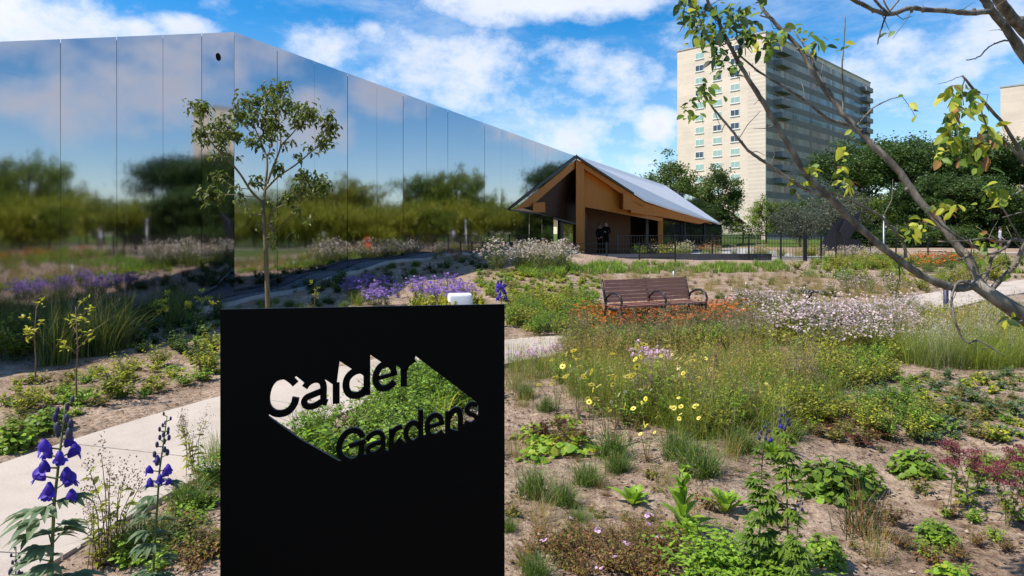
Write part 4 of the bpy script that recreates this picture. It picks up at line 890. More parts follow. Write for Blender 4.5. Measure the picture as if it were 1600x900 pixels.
    br([(1640,370),(1600,376),(1581,374),(1569,388),(1544,396),(1508,376),(1471,351),(1447,324)], 4, 1.5, 2.72, 2.6, 6); br([(1585,376),(1560,378),(1540,372),(1508,376),(1466,378)], 2.8, 1.2, 2.7, 2.6, 5)
    br([(1546,458),(1562,438),(1586,414),(1600,384),(1625,350)], 5.5, 4, 2.72, 2.6); br([(1537,450),(1545,420),(1552,400),(1568,388)], 3.4, 3, 2.7, 2.7, 6)
    br([(1512,400),(1505,404),(1494,407)], 2.6, 1.6, 2.7, 2.65, 5); br([(1515,440),(1500,440),(1490,452),(1487,472),(1490,492),(1500,522),(1512,535),(1530,532),(1552,544),(1568,556)], 3.8, 1.2, 2.68, 2.55, 6)
    br([(1600,385),(1578,345),(1566,322),(1572,312)], 2.2, 1.2, 2.7, 2.6, 5); br([(1600,330),(1585,335),(1566,340)], 1.4, 1.2, 2.6, 2.6, 5); br([(1600,295),(1588,302),(1574,312)], 1.4, .9, 2.6, 2.6, 5)
    br([(1533,430),(1560,414),(1570,408)], 1.6, .9, 2.7, 2.65, 5); br([(1600,500),(1585,505),(1572,498)], 2, 1, 2.6, 2.5, 5); br([(1491,500),(1496,512),(1506,522)],1,.5,2.66,2.6,4)
    obj('branches', m.mesh('branches', M['bark2']), t)
    lf = {'dark': MB(), 'mid': MB(), 'lime': MB(), 'brown': MB()}
    def cl(u, v, n, sp, d, size=15, mixw=(.45, .35, .15, .05), hang=.5):
        for i in range(int(n*2.2) if n > 2 else n):
            a = P3(u+g.normal(0, sp), v+g.normal(0, sp), d+g.normal(0, .07))-base; L_ = size*1.0*g.uniform(.6, 1.3)/F*d
            k = g.choice(4, p=mixw); D = np.array([[g.normal(), g.normal(), g.normal()*.5-hang]]); Nn = np.array([[g.normal()*.6, -.6+g.normal()*.5, .7]])
            lf[('dark', 'mid', 'lime', 'brown')[k]].leaves(a[None], D, Nn, L_, L_*.62, (.25, .9, 1., .72, .12), .12, .2)
    for (u, v, n) in [(1068,8,7),(1078,22,10),(1090,34,10),(1102,48,8),(1120,20,8),(1140,14,7),(1112,60,7),(1130,75,5),(1122,52,6),(1165,28,8),(1180,48,8),(1158,52,6),(1128,95,7),(1145,108,5),(1165,70,5),(1096,12,7),(1185,12,6),(1150,36,5),(1122,84,5),(1094,60,4),(1084,44,5)]: cl(u, v, n, 9, g.uniform(2.25, 2.75), 15, (.62, .33, .04, .01))
    for (u, v, n) in [(1210,62,8),(1222,46,4),(1200,70,6),(1255,48,2),(1262,44,2),(1252,60,1),(1268,72,5),(1276,62,3),(1285,62,2)]: cl(u, v, n, 6, 2.85, 15, (.25, .55, .17, .03))
    for (u, v, n) in [(1312,76,2),(1322,62,1),(1322,78,1),(1303,65,1)]: cl(u, v, n, 3, 2.8, 13, (.1, .7, .2, 0))
    for (u, v, n) in [(1082,160,5),(1074,172,4),(1096,148,5),(1104,130,4),(1112,150,4),(1090,178,3)]: cl(u, v, n, 6, 2.32, 14, (.15, .75, .1, 0))
    for (u, v, n) in [(1258,270,3),(1268,264,3),(1272,255,2),(1240,280,3),(1250,290,3),(1305,240,2),(1320,230,2),(1316,262,3),(1326,252,2),(1330,206,2),(1300,225,1),(1325,284,3),(1318,282,3)]: cl(u, v, n, 5, 2.55, 14, (.05, .3, .55, .1))
    for (u, v, n) in [(1490,140,5),(1498,155,4),(1488,182,7),(1500,172,6),(1482,205,7),(1490,222,6),(1478,242,5),(1505,205,6),(1522,150,4),(1525,165,4),(1538,205,6),(1546,225,5),(1532,238,5),(1556,212,4),(1518,230,4),(1502,255,3)]: cl(u, v, n, 7, 2.4, 18, (.12, .40, .38, .10), .9)
    for (u, v, n) in [(1548,300,4),(1540,310,3),(1562,304,4),(1566,320,2),(1535,258,2),(1545,262,2)]: cl(u, v, n, 6, 2.6, 16, (.0, .7, .3, 0))
    for (u, v, n) in [(1475,322,4),(1465,328,3),(1488,326,3),(1440,345,3),(1435,360,4),(1418,364,4),(1445,356,2),(1545,382,4),(1532,376,2),(1540,366,2)]: cl(u, v, n, 6, 2.6, 14, (.05, .25, .6, .1))
    for (u, v, n) in [(1413,152,1),(1421,162,1),(1428,172,1),(1431,184,1),(1386,47,1),(1397,49,1),(1538,398,1),(1530,408,1),(1572,415,1),(1578,432,2),(1585,490,2),(1576,500,3),(1552,412,1)]: cl(u, v, n, 2, 2.6, 14, (.45, .3, .15, .1))
    for k, nm in (('dark', 'dark'), ('mid', 'mid'), ('lime', 'lime'), ('brown', 'brown')):
        obj('leaves', lf[k].mesh('leaves', M[nm]), t)
near_tree()

# ------------------------------------------------------------------ garden plants
PROTO = {}
def reg(kind, maker, nvar=3):
    PROTO[kind] = [maker(i) for i in range(nvar)]
def stems_to(m, tips, mat, r=.003, base_r=.03, k=3):
    for p in tips:
        p = np.asarray(p); b = np.array([nr.normal(0, base_r), nr.normal(0, base_r), -.02]); mid = b*.45+p*.55*np.array([.7, .7, 1.15]); m.tube([b, mid, p], [r, r*.8, r*.5], k, mat, cap=False)
def tips_in(n, r, h, var=.35, dome=.45):
    a = nr.uniform(0, 6.283, n); q = np.sqrt(nr.uniform(0, 1, n)); return np.stack([r*q*np.cos(a), r*q*np.sin(a), h*(1-dome*q*q)*nr.uniform(1-var, 1, n)], 1)
def tuft(n, h, lean, w, mats, seeds=0, r=.03, rows=4, shead=None):
    def mk(i):
        m = MB(); mm = len(mats)
        for j in range(mm):
            k = n//mm; B = np.c_[nr.normal(0, r, (k, 2)), np.full(k, -.02)]
            m.blades(B, nr.uniform(0, 6.283, k), h*nr.uniform(.45, 1.05, k), lean*nr.uniform(.1, 1.2, k), w*nr.uniform(.7, 1.3, k), rows, j)
        ms = [M[x] for x in mats]
        if seeds:
            B = np.c_[nr.normal(0, r, (seeds, 2)), np.full(seeds, -.02)]; T = m.blades(B, nr.uniform(0, 6.283, seeds), h*nr.uniform(1.0, 1.35, seeds), lean*nr.uniform(.1, .7, seeds), w*.5, rows, mm)
            q = 7; P = np.repeat(T, q, 0)+nr.normal(0, .012, (seeds*q, 3))*[1, 1, 3.2]; m.cards(P, nr.normal(0, .5, P.shape)+[0, 0, 1], nr.normal(0, 1, P.shape), nr.uniform(.012, .03, len(P)), .006, mm); ms.append(M[shead or 'sgrass'])
        return [(None, m.mesh('blades', ms))]
    return mk
def leafy(h, r, nst, lps, L, W, mat, stem='stem', prof=(.15, 1, .75, .05), droop=.3, t0=.15, up=.3, mat2=None, f2=.25, dome=.45, lo=False):
    def core(i):
        m = MB(); T = tips_in(nst, r, h, .35, dome); stems_to(m, T, 0, max(.0016, h*.006), r*.22)
        for mi, frac in ((1, 1-(f2 if mat2 else 0)), (2, f2 if mat2 else 0)):
            k = int(nst*lps*frac)
            if not k: continue
            ti = nr.integers(0, nst, k); t = nr.uniform(t0, 1.02, k)[:, None]; P = T[ti]*np.c_[t**1.15, t**1.15, t]*np.array([1, 1, 1])
            a = nr.uniform(0, 6.283, k); out = T[ti]*[1, 1, 0]; out /= np.linalg.norm(out, axis=1)[:, None]+.02
            D = np.c_[np.cos(a), np.sin(a), nr.uniform(-.25, .75, k)+up-.2]+out*.5; Nn = nr.normal(0, .35, (k, 3))+[0, 0, 1.]
            Lk = L*nr.uniform(.6, 1.2, k)*(1.15-.5*t[:, 0])
            if lo: m.cards(P, D, Nn, Lk, Lk*W/L, mi)
            else: m.leaves(P, D, Nn, Lk, Lk*W/L, prof, .16, droop, mi)
        return m, T, [M[stem], M[mat]]+([M[mat2]] if mat2 else [])
    return core
def plain_plant(core):
    def mk(i): m, T, ms = core(i); return [(None, m.mesh('plant', ms))]
    return mk
def flowering(core, nfl, r, pet, cen, k=9, lift=.02, part='flower_head', spread=0, per=1, cr=.3, pw=.55, extra=0):
    def mk(i):
        m, T, ms = core(i); f = MB(); idx = nr.choice(len(T), min(nfl, len(T)), replace=False)
        P = []
        for t in T[idx]:
            for _ in range(per): P.append(t+[nr.normal(0, spread), nr.normal(0, spread), lift+nr.uniform(-.5, .5)*spread*1.1])
        P = np.array(P)
        if extra:
            for p in P: m.tube([p-[0, 0, lift*1.5+.03], p], [.0012, .001], 3, 0, cap=False)
        Nn = nr.normal(0, .45, P.shape)+[0, -.12, 1]; f.daisies(P, Nn, r*nr.uniform(.75, 1.15, len(P)), 0, 1 if cen else None, k, cr, .15, pw)
        return [('foliage', m.mesh('foliage', ms)), (part, f.mesh(part, [M[pet]]+([M[cen]] if cen else [])))]
    return mk
def clusterheads(core, r, mat, n=26, flat=.35, part='flower_head', frac=1.0, ls=.012):
    def mk(i):
        m, T, ms = core(i); out = [('foliage', m.mesh('foliage', ms))]
        for t in T[:max(1, int(len(T)*frac))]:
            f = MB()
            P = t+nr.normal(0, .5, (n, 3))*r*np.array([1, 1, flat])+[0, 0, .01]; f.cards(P, nr.normal(0, 1, (n, 3))+[0, 0, .6], nr.normal(0, .6, (n, 3))+[0, 0, 1], ls*nr.uniform(.7, 1.5, n), ls*.8, 0); out.append((part, f.mesh(part, M[mat])))
        return out
    return mk
def spikes(h, nst, r, mat, fl, L, W, lps=9, fs=.02, part='flower_spike', f0=.55, nf=34, stemm='stem'):
    def mk(i):
        m = MB(); f = MB(); T = tips_in(nst, r, h, .25, .15); stems_to(m, T, 0, h*.006, r*.3)
        k = nst*lps; ti = nr.integers(0, nst, k); t = nr.uniform(.08, f0+.05, k)[:, None]; a = nr.uniform(0, 6.283, k)
        m.leaves(T[ti]*np.c_[t, t, t], np.c_[np.cos(a), np.sin(a), nr.uniform(0, .8, k)], nr.normal(0, .3, (k, 3))+[0, 0, 1], L*nr.uniform(.6, 1.2, k), W, droop=.35, m=1)
        for p in T:
            t = nr.uniform(f0, 1.0, nf)[:, None]; P = p*np.c_[t, t, t]; D = nr.normal(0, 1, (nf, 3))+[0, 0, .25]
            f.leaves(P, D, nr.normal(0, 1, (nf, 3)), fs*(1.25-.6*t[:, 0]), fs*.8, (.3, 1, .9, .2), .3, .2)
        return [('foliage', m.mesh('foliage', [M[stemm], M[mat]])), (part, f.mesh(part, M[fl]))]
    return mk
def roundmound(h, r, n, L, mat, mat2=None):
    def mk(i):
        m = MB(); d = nr.normal(0, 1, (n, 3)); d[:, 2] = np.abs(d[:, 2]); d /= np.linalg.norm(d, axis=1)[:, None]; q = nr.uniform(.55, 1.04, n)[:, None]
        P = d*q*[r, r, h]; 
        for p in P[:n//2]: m.tube([(p[0]*.15, p[1]*.15, 0), p*[.7, .7, .8], p], [.003, .0025, .002], 3, 0, cap=False)
        out = P*[1, 1, 0]; out /= np.linalg.norm(out, axis=1)[:, None]+.02; a = nr.uniform(0, 6.283, n); D = out*.8+np.c_[np.cos(a), np.sin(a), np.zeros(n)]*.7+np.c_[np.zeros((n, 2)), nr.uniform(-.2, .35, n)]
        Nn = d*.9+nr.normal(0, .25, (n, 3))+[0, 0, .8]; Ls = L*nr.uniform(.6, 1.15, n); P = P-D/np.linalg.norm(D, axis=1)[:, None]*Ls[:, None]*.5
        k = int(n*.8) if mat2 else n
        pr = (.35, .95, 1.0, 1.02, .82, .3)
        m.leaves(P[:k], D[:k], Nn[:k], Ls[:k], Ls[:k]*1.02, pr, .10, .28, 1)
        if mat2: m.leaves(P[k:], D[k:], Nn[k:], Ls[k:], Ls[k:]*1.02, pr, .10, .28, 2)
        return [(None, m.mesh('plant', [M['stem'], M[mat]]+([M[mat2]] if mat2 else [])))]
    return mk
def rosette(h, n, W, mat, tall=0):
    def mk(i):
        m = MB(); a = np.arange(n)*2.4+nr.uniform(0, .5, n); el = np.linspace(1.4, .72, n); D = np.c_[np.cos(a)*np.cos(el), np.sin(a)*np.cos(el), np.sin(el)]
        Z = np.zeros((n, 3)); Z[:, 2] = np.linspace(tall*.6, 0, n); Z[:, :2] = D[:, :2]*.012
        Nn = np.c_[-np.cos(a)*np.sin(el), -np.sin(a)*np.sin(el), np.cos(el)]
        m.leaves(Z, D, Nn, h*nr.uniform(.8, 1.1, n)*np.linspace(.75, 1, n), W*nr.uniform(.8, 1.15, n), (.35, .75, 1., .85, .45, .04), .22, .35, 0)
        if tall:
            m.tube([(0, 0, -.02), (.01, 0, tall*.5), (.0, .01, tall)], [.008, .006, .004], 5, 1); k = 14; t = nr.uniform(.35, 1, k)*tall; b = nr.uniform(0, 6.28, k)
            m.leaves(np.c_[np.zeros((k, 2)), t], np.c_[np.cos(b), np.sin(b), nr.uniform(.4, 1.2, k)], nr.normal(0, .2, (k, 3))+[0, 0, 1], h*.5*nr.uniform(.5, 1, k), W*.7, (.3, .8, 1., .7, .05), .2, .3, 0)
        return [(None, m.mesh('plant', [M[mat], M['stem']]))]
    return mk
def monks(h, flowers, buds, seed, foliage='dark', r=.13, leafn=46, frac=.30, fs=.036):
    def mk(i):
        g = np.random.default_rng(seed+i); m = MB(); fl_parts = []
        axis_ = np.array([(0, 0, -.03), (.01, .0, h*.3), (.015, .005, h*.6), (.03, .0, h*.85), (.05, 0, h)]); m.tube(axis_, [.0055, .005, .004, .003, .0015], 6, 0)
        A = catmull(axis_, 10); at = lambda t: A[min(len(A)-1, int(t*(len(A)-1)))]
        n = leafn; t = g.uniform(.12, 1-frac*.9, n); a = np.arange(n)*2.4
        for k in range(n):     # palmately cut leaves: three to five lobes each
            p = at(t[k]); o = np.array([math.cos(a[k]), math.sin(a[k]), .25]); L_ = r*(1.15-.75*t[k])*g.uniform(.5, 1.35); o[2] = g.uniform(-.1, .7); e = p+o*L_*g.uniform(.3, .6); m.tube([p, e], [.002, .0015], 3, 0, cap=False)
            for q in (-1.0, -.5, 0, .5, 1.0):
                D = np.array([[math.cos(a[k]+q), math.sin(a[k]+q), .12-.1*abs(q)]]); m.leaves(e[None], D, np.array([[0, 0, 1.]])+g.normal(0, .15, (1, 3)), L_*(1-.25*abs(q)), L_*.30, (.25, .7, 1, .6, .03), .2, .4, 1)
        def bell(mb, p, o, s, mi):      # hooded flower: a helmet over spreading sepals
            o = o/np.linalg.norm(o); side = np.cross(o, [0, 0, 1.]); side /= np.linalg.norm(side)+1e-6; V = []; nu, nv = 8, 5
            for iv in range(nv+1):
                ph = iv/nv
                for iu in range(nu):
                    th_ = 2*math.pi*iu/nu; rr = s*(.16+.44*math.sin(min(1, ph*1.05)*math.pi*.72)); V.append(p+o*s*.35+np.array([0, 0, s*.85*(1-1.55*ph)])+side*rr*.78*math.cos(th_)+o*rr*math.sin(th_)*(1.0+.25*ph))
            mb.add(V, [[iv*nu+iu, iv*nu+(iu+1) % nu, (iv+1)*nu+(iu+1) % nu, (iv+1)*nu+iu] for iv in range(nv) for iu in range(nu)], mi)
            c = p+o*s*.55-np.array([0, 0, s*.25]); k2 = 4; D = np.stack([o*.5+side*.9-[0,0,.5], o*.5-side*.9-[0,0,.5], o*.6+side*.3-[0,0,1.1], o*.6-side*.3-[0,0,1.1]]); mb.leaves(np.repeat(c[None], k2, 0), D, np.repeat((o+[0, 0, .4])[None], k2, 0), s*.85, s*.7, (.4, 1, .95, .3), .15, .1, mi)
        tt = np.linspace(1-frac, 1, flowers+buds)
        for k, q in enumerate(tt):
            p = at(q); an = k*2.4; o = np.array([math.cos(an), math.sin(an), .35]); ln = (.006+fs*.75)*(1.3-.7*(k/(flowers+buds))); e = p+o*ln; m.tube([p, p+o*ln*.6, e], [.002, .0018, .0016], 3, 0, cap=False)
            q_ = MB()
            if k < flowers: bell(q_, e, o, fs*g.uniform(.85, 1.15), 0); fl_parts.append(('flower', q_.mesh('flower', M['violet'])))
            else: s = fs*.40*(1.25-.6*(k-flowers)/max(1, buds)); q_.sphere(e+[0, 0, s*.8], s, 0, 7, 5, (.8, .8, 1.5)); fl_parts.append(('bud', q_.mesh('bud', M['bud'])))
        out = [('foliage', m.mesh('foliage', [M['stem'], M[foliage]]))]
        out += fl_parts
        return out
    return mk
def daisyplant(h, seed, nb, fr, pet, cen, leafm_='mid'):
    def mk(i):
        g = np.random.default_rng(seed+i); m = MB(); f = MB(); P = []; 
        for k in range(nb):
            a = g.uniform(0, 6.28); r = h*g.uniform(.12, .42); z = h*g.uniform(.6, 1.05); tip = np.array([r*math.cos(a), r*math.sin(a), z]); m.tube([(0, 0, -.02), tip*[.4, .4, .5], tip*[.8, .8, .85], tip], [.004, .003, .002, .0012], 4, 0, cap=False)
            for q in range(5): t = g.uniform(.25, .95); b = g.uniform(0, 6.28); m.leaves((tip*[t*.9, t*.9, t])[None], np.array([[math.cos(b), math.sin(b), .4]]), np.array([[0, 0, 1.]]), h*g.uniform(.06, .11), h*.035, droop=.4, m=1)
            P.append(tip)
            if g.random() < .4: P.append(tip+[g.normal(0, .04), g.normal(0, .04), g.normal(0, .04)])
        out = [('foliage', m.mesh('foliage', [M['bstem'], M[leafm_]]))]
        for p in P: f = MB(); f.daisies(p[None], g.normal(0, .35, (1, 3))+[0, -.75, .6], fr*g.uniform(.7, 1.15), 0, 1, 10, .34, .1, .75); out.append(('flower_head', f.mesh('flower_head', [M[pet], M[cen]])))
        return out
    return mk
# kinds: nominal height in metres sits in NOM
NOM = {}
def kind(k, h, mk, nv=3): NOM[k] = h; reg(k, mk, nv)
kind('tuft', .24, tuft(420, .25, 1.0, .0045, ['grass', 'grass', 'dgrass'], r=.04), 4)
kind('talldark', .85, tuft(300, .9, .8, .007, ['dgrass', 'ograss'], 14, .07, 5, 'seed'), 3)
kind('feather', .65, tuft(190, .58, .95, .0035, ['ograss', 'grass', 'lgrass'], 22, .09, 5, 'sgrass'), 4)
kind('featherg', .6, tuft(260, .56, 1.1, .0035, ['grass', 'lgrass'], 8, .08, 5), 3)
kind('straw', .5, tuft(130, .5, .9, .0035, ['sgrass', 'ograss'], 24, .08, 5, 'seed'), 3)
kind('whitegrass', .5, tuft(220, .45, .7, .004, ['grass', 'ograss'], 40, .08, 5, 'white'), 2)
kind('thin', .35, tuft(110, .38, .85, .005, ['dgrass', 'brown'], r=.05, rows=5), 2)
kind('limetuft', .3, tuft(70, .32, .95, .010, ['lime', 'bright'], r=.04, rows=5), 2)
kind('strip', .32, tuft(60, .34, .6, .022, ['bright', 'grass'], r=.08), 3)
kind('lowg', .16, plain_plant(leafy(.16, .14, 16, 9, .05, .026, 'bright', mat2='mid', f2=.3)), 3)
kind('lowl', .14, plain_plant(leafy(.14, .14, 15, 9, .05, .028, 'lime', mat2='mid', f2=.3)), 3)
kind('lowo', .16, plain_plant(leafy(.17, .15, 18, 8, .045, .02, 'olive', mat2='brown', f2=.2)), 3)
kind('lowb', .14, plain_plant(leafy(.13, .13, 14, 9, .055, .026, 'blue', mat2='mid', f2=.3)), 3)
kind('lowd', .22, plain_plant(leafy(.24, .2, 20, 9, .07, .035, 'dark', mat2='mid', f2=.3)), 3)
kind('lowbr', .14, plain_plant(leafy(.14, .15, 30, 10, .025, .012, 'brown', 'bstem', mat2='olive', f2=.3)), 3)
kind('redlow', .16, plain_plant(leafy(.17, .15, 18, 9, .045, .024, 'redleaf', 'bstem', mat2='olive', f2=.25)), 2)
kind('bush', .42, plain_plant(leafy(.42, .25, 34, 14, .06, .024, 'mid', mat2='bright', f2=.45)), 3)
kind('bushl', .42, plain_plant(leafy(.42, .25, 34, 14, .06, .028, 'lime', mat2='olive', f2=.45)), 3)
kind('fern', .36, plain_plant(leafy(.36, .3, 70, 14, .042, .024, 'bright', mat2='mid', f2=.4, dome=.55)), 3)
kind('broad', .32, plain_plant(leafy(.32, .26, 40, 9, .095, .042, 'mid', mat2='bright', f2=.3, dome=.6)), 2)
kind('creep', .08, roundmound(.08, .14, 26, .05, 'bright', 'lime'), 3)
kind('mound', .24, roundmound(.22, .19, 330, .046, 'mid', 'bright'), 3)
kind('moundl', .2, roundmound(.18, .2, 150, .06, 'bright', 'lime'), 2)
kind('parsley', .16, plain_plant(leafy(.16, .24, 130, 14, .026, .016, 'bright', mat2='bright', f2=.3, dome=.35)), 2)
kind('rosette', .2, rosette(.23, 15, .05, 'bright'), 2)
kind('rosettetall', .5, rosette(.24, 14, .055, 'bright', .36), 2)
kind('aster', .5, flowering(leafy(.5, .22, 26, 8, .06, .016, 'blue', mat2='mid', lo=True), 26, .022, 'purple', 'ycentre', 9, .015, spread=.03, per=5), 3)
kind('lavaster', .6, flowering(leafy(.6, .32, 40, 13, .055, .018, 'olive', mat2='lime', f2=.4, lo=True), 26, .016, 'lav', 'centre', 8, .01, spread=.05, per=4, cr=.24), 3)
kind('whitebush', .65, flowering(leafy(.65, .35, 34, 8, .06, .02, 'olive', mat2='blue', lo=True), 34, .026, 'white', 'centre', 7, .015, spread=.07, per=3), 2)
kind('orange', .45, flowering(leafy(.43, .26, 24, 10, .06, .016, 'mid', mat2='olive', lo=True), 13, .025, 'orange', 'centre', 9, .015, spread=.025, per=2, cr=.36, pw=.8), 3)
kind('pinkfl', .35, flowering(leafy(.35, .16, 12, 7, .05, .016, 'mid', mat2='olive', lo=True), 12, .02, 'pink', None, 6, .012, spread=.025, per=4, pw=.9), 2)
kind('brownpink', .18, flowering(leafy(.18, .17, 46, 11, .022, .011, 'brown', 'bstem', mat2='olive', f2=.4), 1, .013, 'pink', None, 5, .035, spread=.014, per=4, pw=.95), 3)
kind('yspike', .4, spikes(.4, 6, .12, 'bright', 'yspk', .06, .02, 8, .04, nf=40, f0=.35) if 'yspk' in M else spikes(.4, 6, .12, 'bright', 'lime', .06, .02, 8, .045, nf=40, f0=.35), 2)
kind('sedum', .42, clusterheads(leafy(.40, .17, 8, 13, .055, .026, 'olive', mat2='mid', f2=.5, dome=.3), .05, 'maroon', 190, .30, ls=.010), 2)
kind('seedplant', .5, clusterheads(leafy(.5, .16, 9, 8, .075, .028, 'olive', 'bstem', mat2='lime', f2=.4, dome=.3), .03, 'seed', 60, 2.6, 'seed_head', ls=.010), 2)
kind('shadefl', .6, clusterheads(leafy(.6, .2, 9, 7, .07, .035, 'dark', mat2='mid', dome=.35), .035, 'lime', 16, .6, 'flower_head', ls=.03), 2)
kind('daisy', .65, daisyplant(.65, 40, 6, .038, 'yellow', 'centre'), 3)
kind('daisyc', .6, daisyplant(.6, 60, 6, .026, 'cream', 'ycentre', 'bright'), 2)
kind('monkA', 1.28, monks(1.28, 13, 9, 3, 'blue', .095, 90, .24, .0172), 1)
kind('monkB', 1.06, monks(1.06, 7, 16, 8, 'blue', .085, 80, .30, .0150), 1)
kind('monkC', .75, monks(.75, 12, 3, 12, 'dark', .12, 20, .5, .05), 1)
kind('delph', .95, monks(.95, 1, 9, 17, 'mid', .09, 96, .2, .022), 2)
def sapl(i):
    g = np.random.default_rng(70+i); m = MB(); l = MB(); m.tube([(0, 0, -.03), (.01, 0, .3), (.0, .01, .6), (.02, 0, 1.)], [.010, .009, .007, .004], 6)
    for k in range(9):
        z = g.uniform(.55, 1.0); a = g.uniform(0, 6.28); e = np.array([math.cos(a)*.10, math.sin(a)*.10, z+.05]); m.tube([(.01, 0, z-.04), e], [.003, .002], 4); n = 7
        l.leaves(e+g.normal(0, .025, (n, 3)), g.normal(0, 1, (n, 3))*[1, 1, .4]+[0, 0, .5], g.normal(0, .4, (n, 3))+[0, 0, 1], g.uniform(.05, .085, n), g.uniform(.02, .03, n))
    return [('stem', m.mesh('stem', M['bstem'])), ('leaves', l.mesh('leaves', M['lime']))]
kind('sapling', 1.05, sapl, 2)
NAMES = dict(tuft='grass_tuft', talldark='grass_clump', feather='meadow_grass', featherg='meadow_grass', straw='meadow_grass', whitegrass='meadow_grass', thin='grass_tuft', limetuft='grass_tuft', strip='green_plant', lowg='low_plant', lowl='low_plant', lowo='low_plant', lowb='low_plant',
    lowd='shade_plant', lowbr='dry_plant', redlow='low_plant', bush='leafy_plant', bushl='leafy_plant', fern='leafy_plant', broad='leafy_plant', creep='low_plant', mound='leafy_mound', moundl='leafy_mound', parsley='leafy_mat', rosette='lance_leaf_plant', rosettetall='lance_leaf_plant',
    aster='purple_aster', lavaster='pale_aster', whitebush='white_aster', orange='orange_flower_plant', pinkfl='pink_flower_plant', brownpink='dry_plant', yspike='yellow_spike_plant', sedum='sedum', seedplant='seedhead_plant', shadefl='shade_plant', daisy='yellow_daisy', daisyc='cream_daisy',
    monkA='monkshood', monkB='monkshood', monkC='monkshood', delph='delphinium', sapling='sapling')
CATS = {'grass_tuft': 'grass', 'grass_clump': 'grass', 'meadow_grass': 'grass', 'sapling': 'sapling'}
def put(k, loc, h, label, group=None, var=None, wide=1.0, name=None):
    v = PROTO[k]; parts = v[rnd.randrange(len(v)) if var is None else var]; s = h/NOM[k]; nm = name or NAMES[k]; rz = rnd.uniform(0, 6.28)
    z = loc[2]
    if len(parts) == 1 and parts[0][0] is None:
        o = obj(nm, parts[0][1], None, loc, rz)
    else:
        o = obj(nm, None, None, loc, rz)
        for pn, me in parts:
            c_ = obj(pn, me, o)
            if k in ('aster', 'lavaster', 'whitebush') and pn == 'flower_head': c_['kind'] = 'stuff'
    o.scale = (s*wide, s*wide, s); return tag(o, label, CATS.get(nm, 'plant'), group, 'thing')
def inpoly(u, v, P):
    c = False; n = len(P)
    for i in range(n):
        (a, b), (d, e) = P[i], P[i-1]
        if (b > v) != (e > v) and u < (d-a)*(v-b)/(e-b)+a: c = not c
    return c
USED = []
def pathd(x, y): return float(np.min(np.hypot(PL[:, 0]-x, PL[:, 1]-y)))
def scatter(poly, n, kinds, hr, label, group, gap=10, wide=1.0, avoid=True, name=None):
    us = [p[0] for p in poly]; vs = [p[1] for p in poly]; c = 0; tries = 0; mine = []
    ks = [k for k, w in kinds for _ in range(w)]
    while c < n and tries < n*60:
        tries += 1; u, v = rnd.uniform(min(us), max(us)), rnd.uniform(min(vs), max(vs))
        if not inpoly(u, v, poly): continue
        if any(abs(u-a)+1.6*abs(v-b) < gap for a, b in mine): continue
        p = gp(u, v)
        if avoid and pathd(p[0], p[1]) < .8: continue
        mine.append((u, v)); c += 1; lb = label if isinstance(label, str) else label[0]
        k = rnd.choice(ks); put(k, p, rnd.uniform(*hr)*NOM[k], lb if isinstance(label, str) else label.get(k, label[0]), group, None, wide, name)
    return c
def at(k, u, v, vtop, label, group=None, var=None, wide=1.0):
    p = gp(u, v); return put(k, p, (v-vtop)/F*p[1], label, group, var, wide)

# left of the sign
scatter([(0,535),(0,575),(95,572),(190,548),(205,520),(120,512)], 20, [('talldark',1)], (.75,1.15), 'tall dark green grass clump with pale seed plumes along the foot of the mirrored wall', 'tall grass by the mirrored wall', 16)
scatter([(150,500),(345,478),(345,560),(240,566),(190,545)], 60, [('lowd',3),('lowg',1)], (.6,1.3), 'dark green low plant in the shade of the mirrored wall', 'shade plants left of the sign', 9)
scatter([(0,600),(0,690),(60,668),(130,648),(340,592),(340,560),(210,575),(90,590)], 62, [('lowg',3),('lowl',3),('lowo',2),('bushl',1)], (.6,1.1), 'small yellow green plant in the sunny bed left of the path', 'low plants left of the path', 12)
at('shadefl', 262, 530, 446, 'shade plant with yellow green flower heads left of its twin near the wall', 'pair of flowering shade plants'); at('shadefl', 318, 522, 444, 'shade plant with yellow green flower heads right of its twin, beside the sign', 'pair of flowering shade plants')
at('bushl', 332, 556, 508, 'bright yellow green bush against the left edge of the sign'); at('bushl', 20, 560, 470, 'yellow green leafy plant at the left edge in front of the wall')
at('sapling', 55, 598, 472, 'thin sapling with yellow green leaves, left of the pair by the tall grass', 'pair of saplings', 0); at('sapling', 120, 636, 470, 'taller thin sapling with yellow green leaves, right of the pair by the tall grass', 'pair of saplings', 1)
at('mound', 20, 700, 655, 'low round leaved plant at the left end of the path edge'); at('mound', 75, 672, 632, 'low round leaved plant behind the purple monkshood flowers')
at('seedplant', 172, 872, 702, 'brown seedhead plant with olive leaves beside the path', 'seedhead plants', 0); at('seedplant', 300, 740, 640, 'thin seedhead plant with a red tinged leaf at the left edge of the sign', 'seedhead plants', 1)
at('seedplant', 150, 890, 770, 'short brown seedhead plant at the bottom left path edge', 'seedhead plants', 0)
scatter([(150,895),(335,735),(342,895)], 26, [('lowg',2),('lowo',2),('lowbr',2),('tuft',1)], (.6,1.1), 'small plant in the litter between the path and the sign', 'low plants beside the sign', 20)
at('bush', 330, 760, 690, 'grassy green plant touching the left edge of the sign'); at('featherg', 338, 720, 640, 'fine green grass touching the left edge of the sign')
def putm(k, x, y, label, h, var=0, rz=None):
    o = put(k, (x, y, float(th(x, y))), h, label, 'purple monkshoods in front', var)
    if rz is not None: o.rotation_euler[2] = rz
putm('monkA', -.915, 1.27, 'purple monkshood with open violet flowers at the left edge', 1.26, 0, .2); putm('monkB', -1.05, 1.9, 'purple monkshood mostly in dark bud beside the black sign', 1.05, 0, .5)
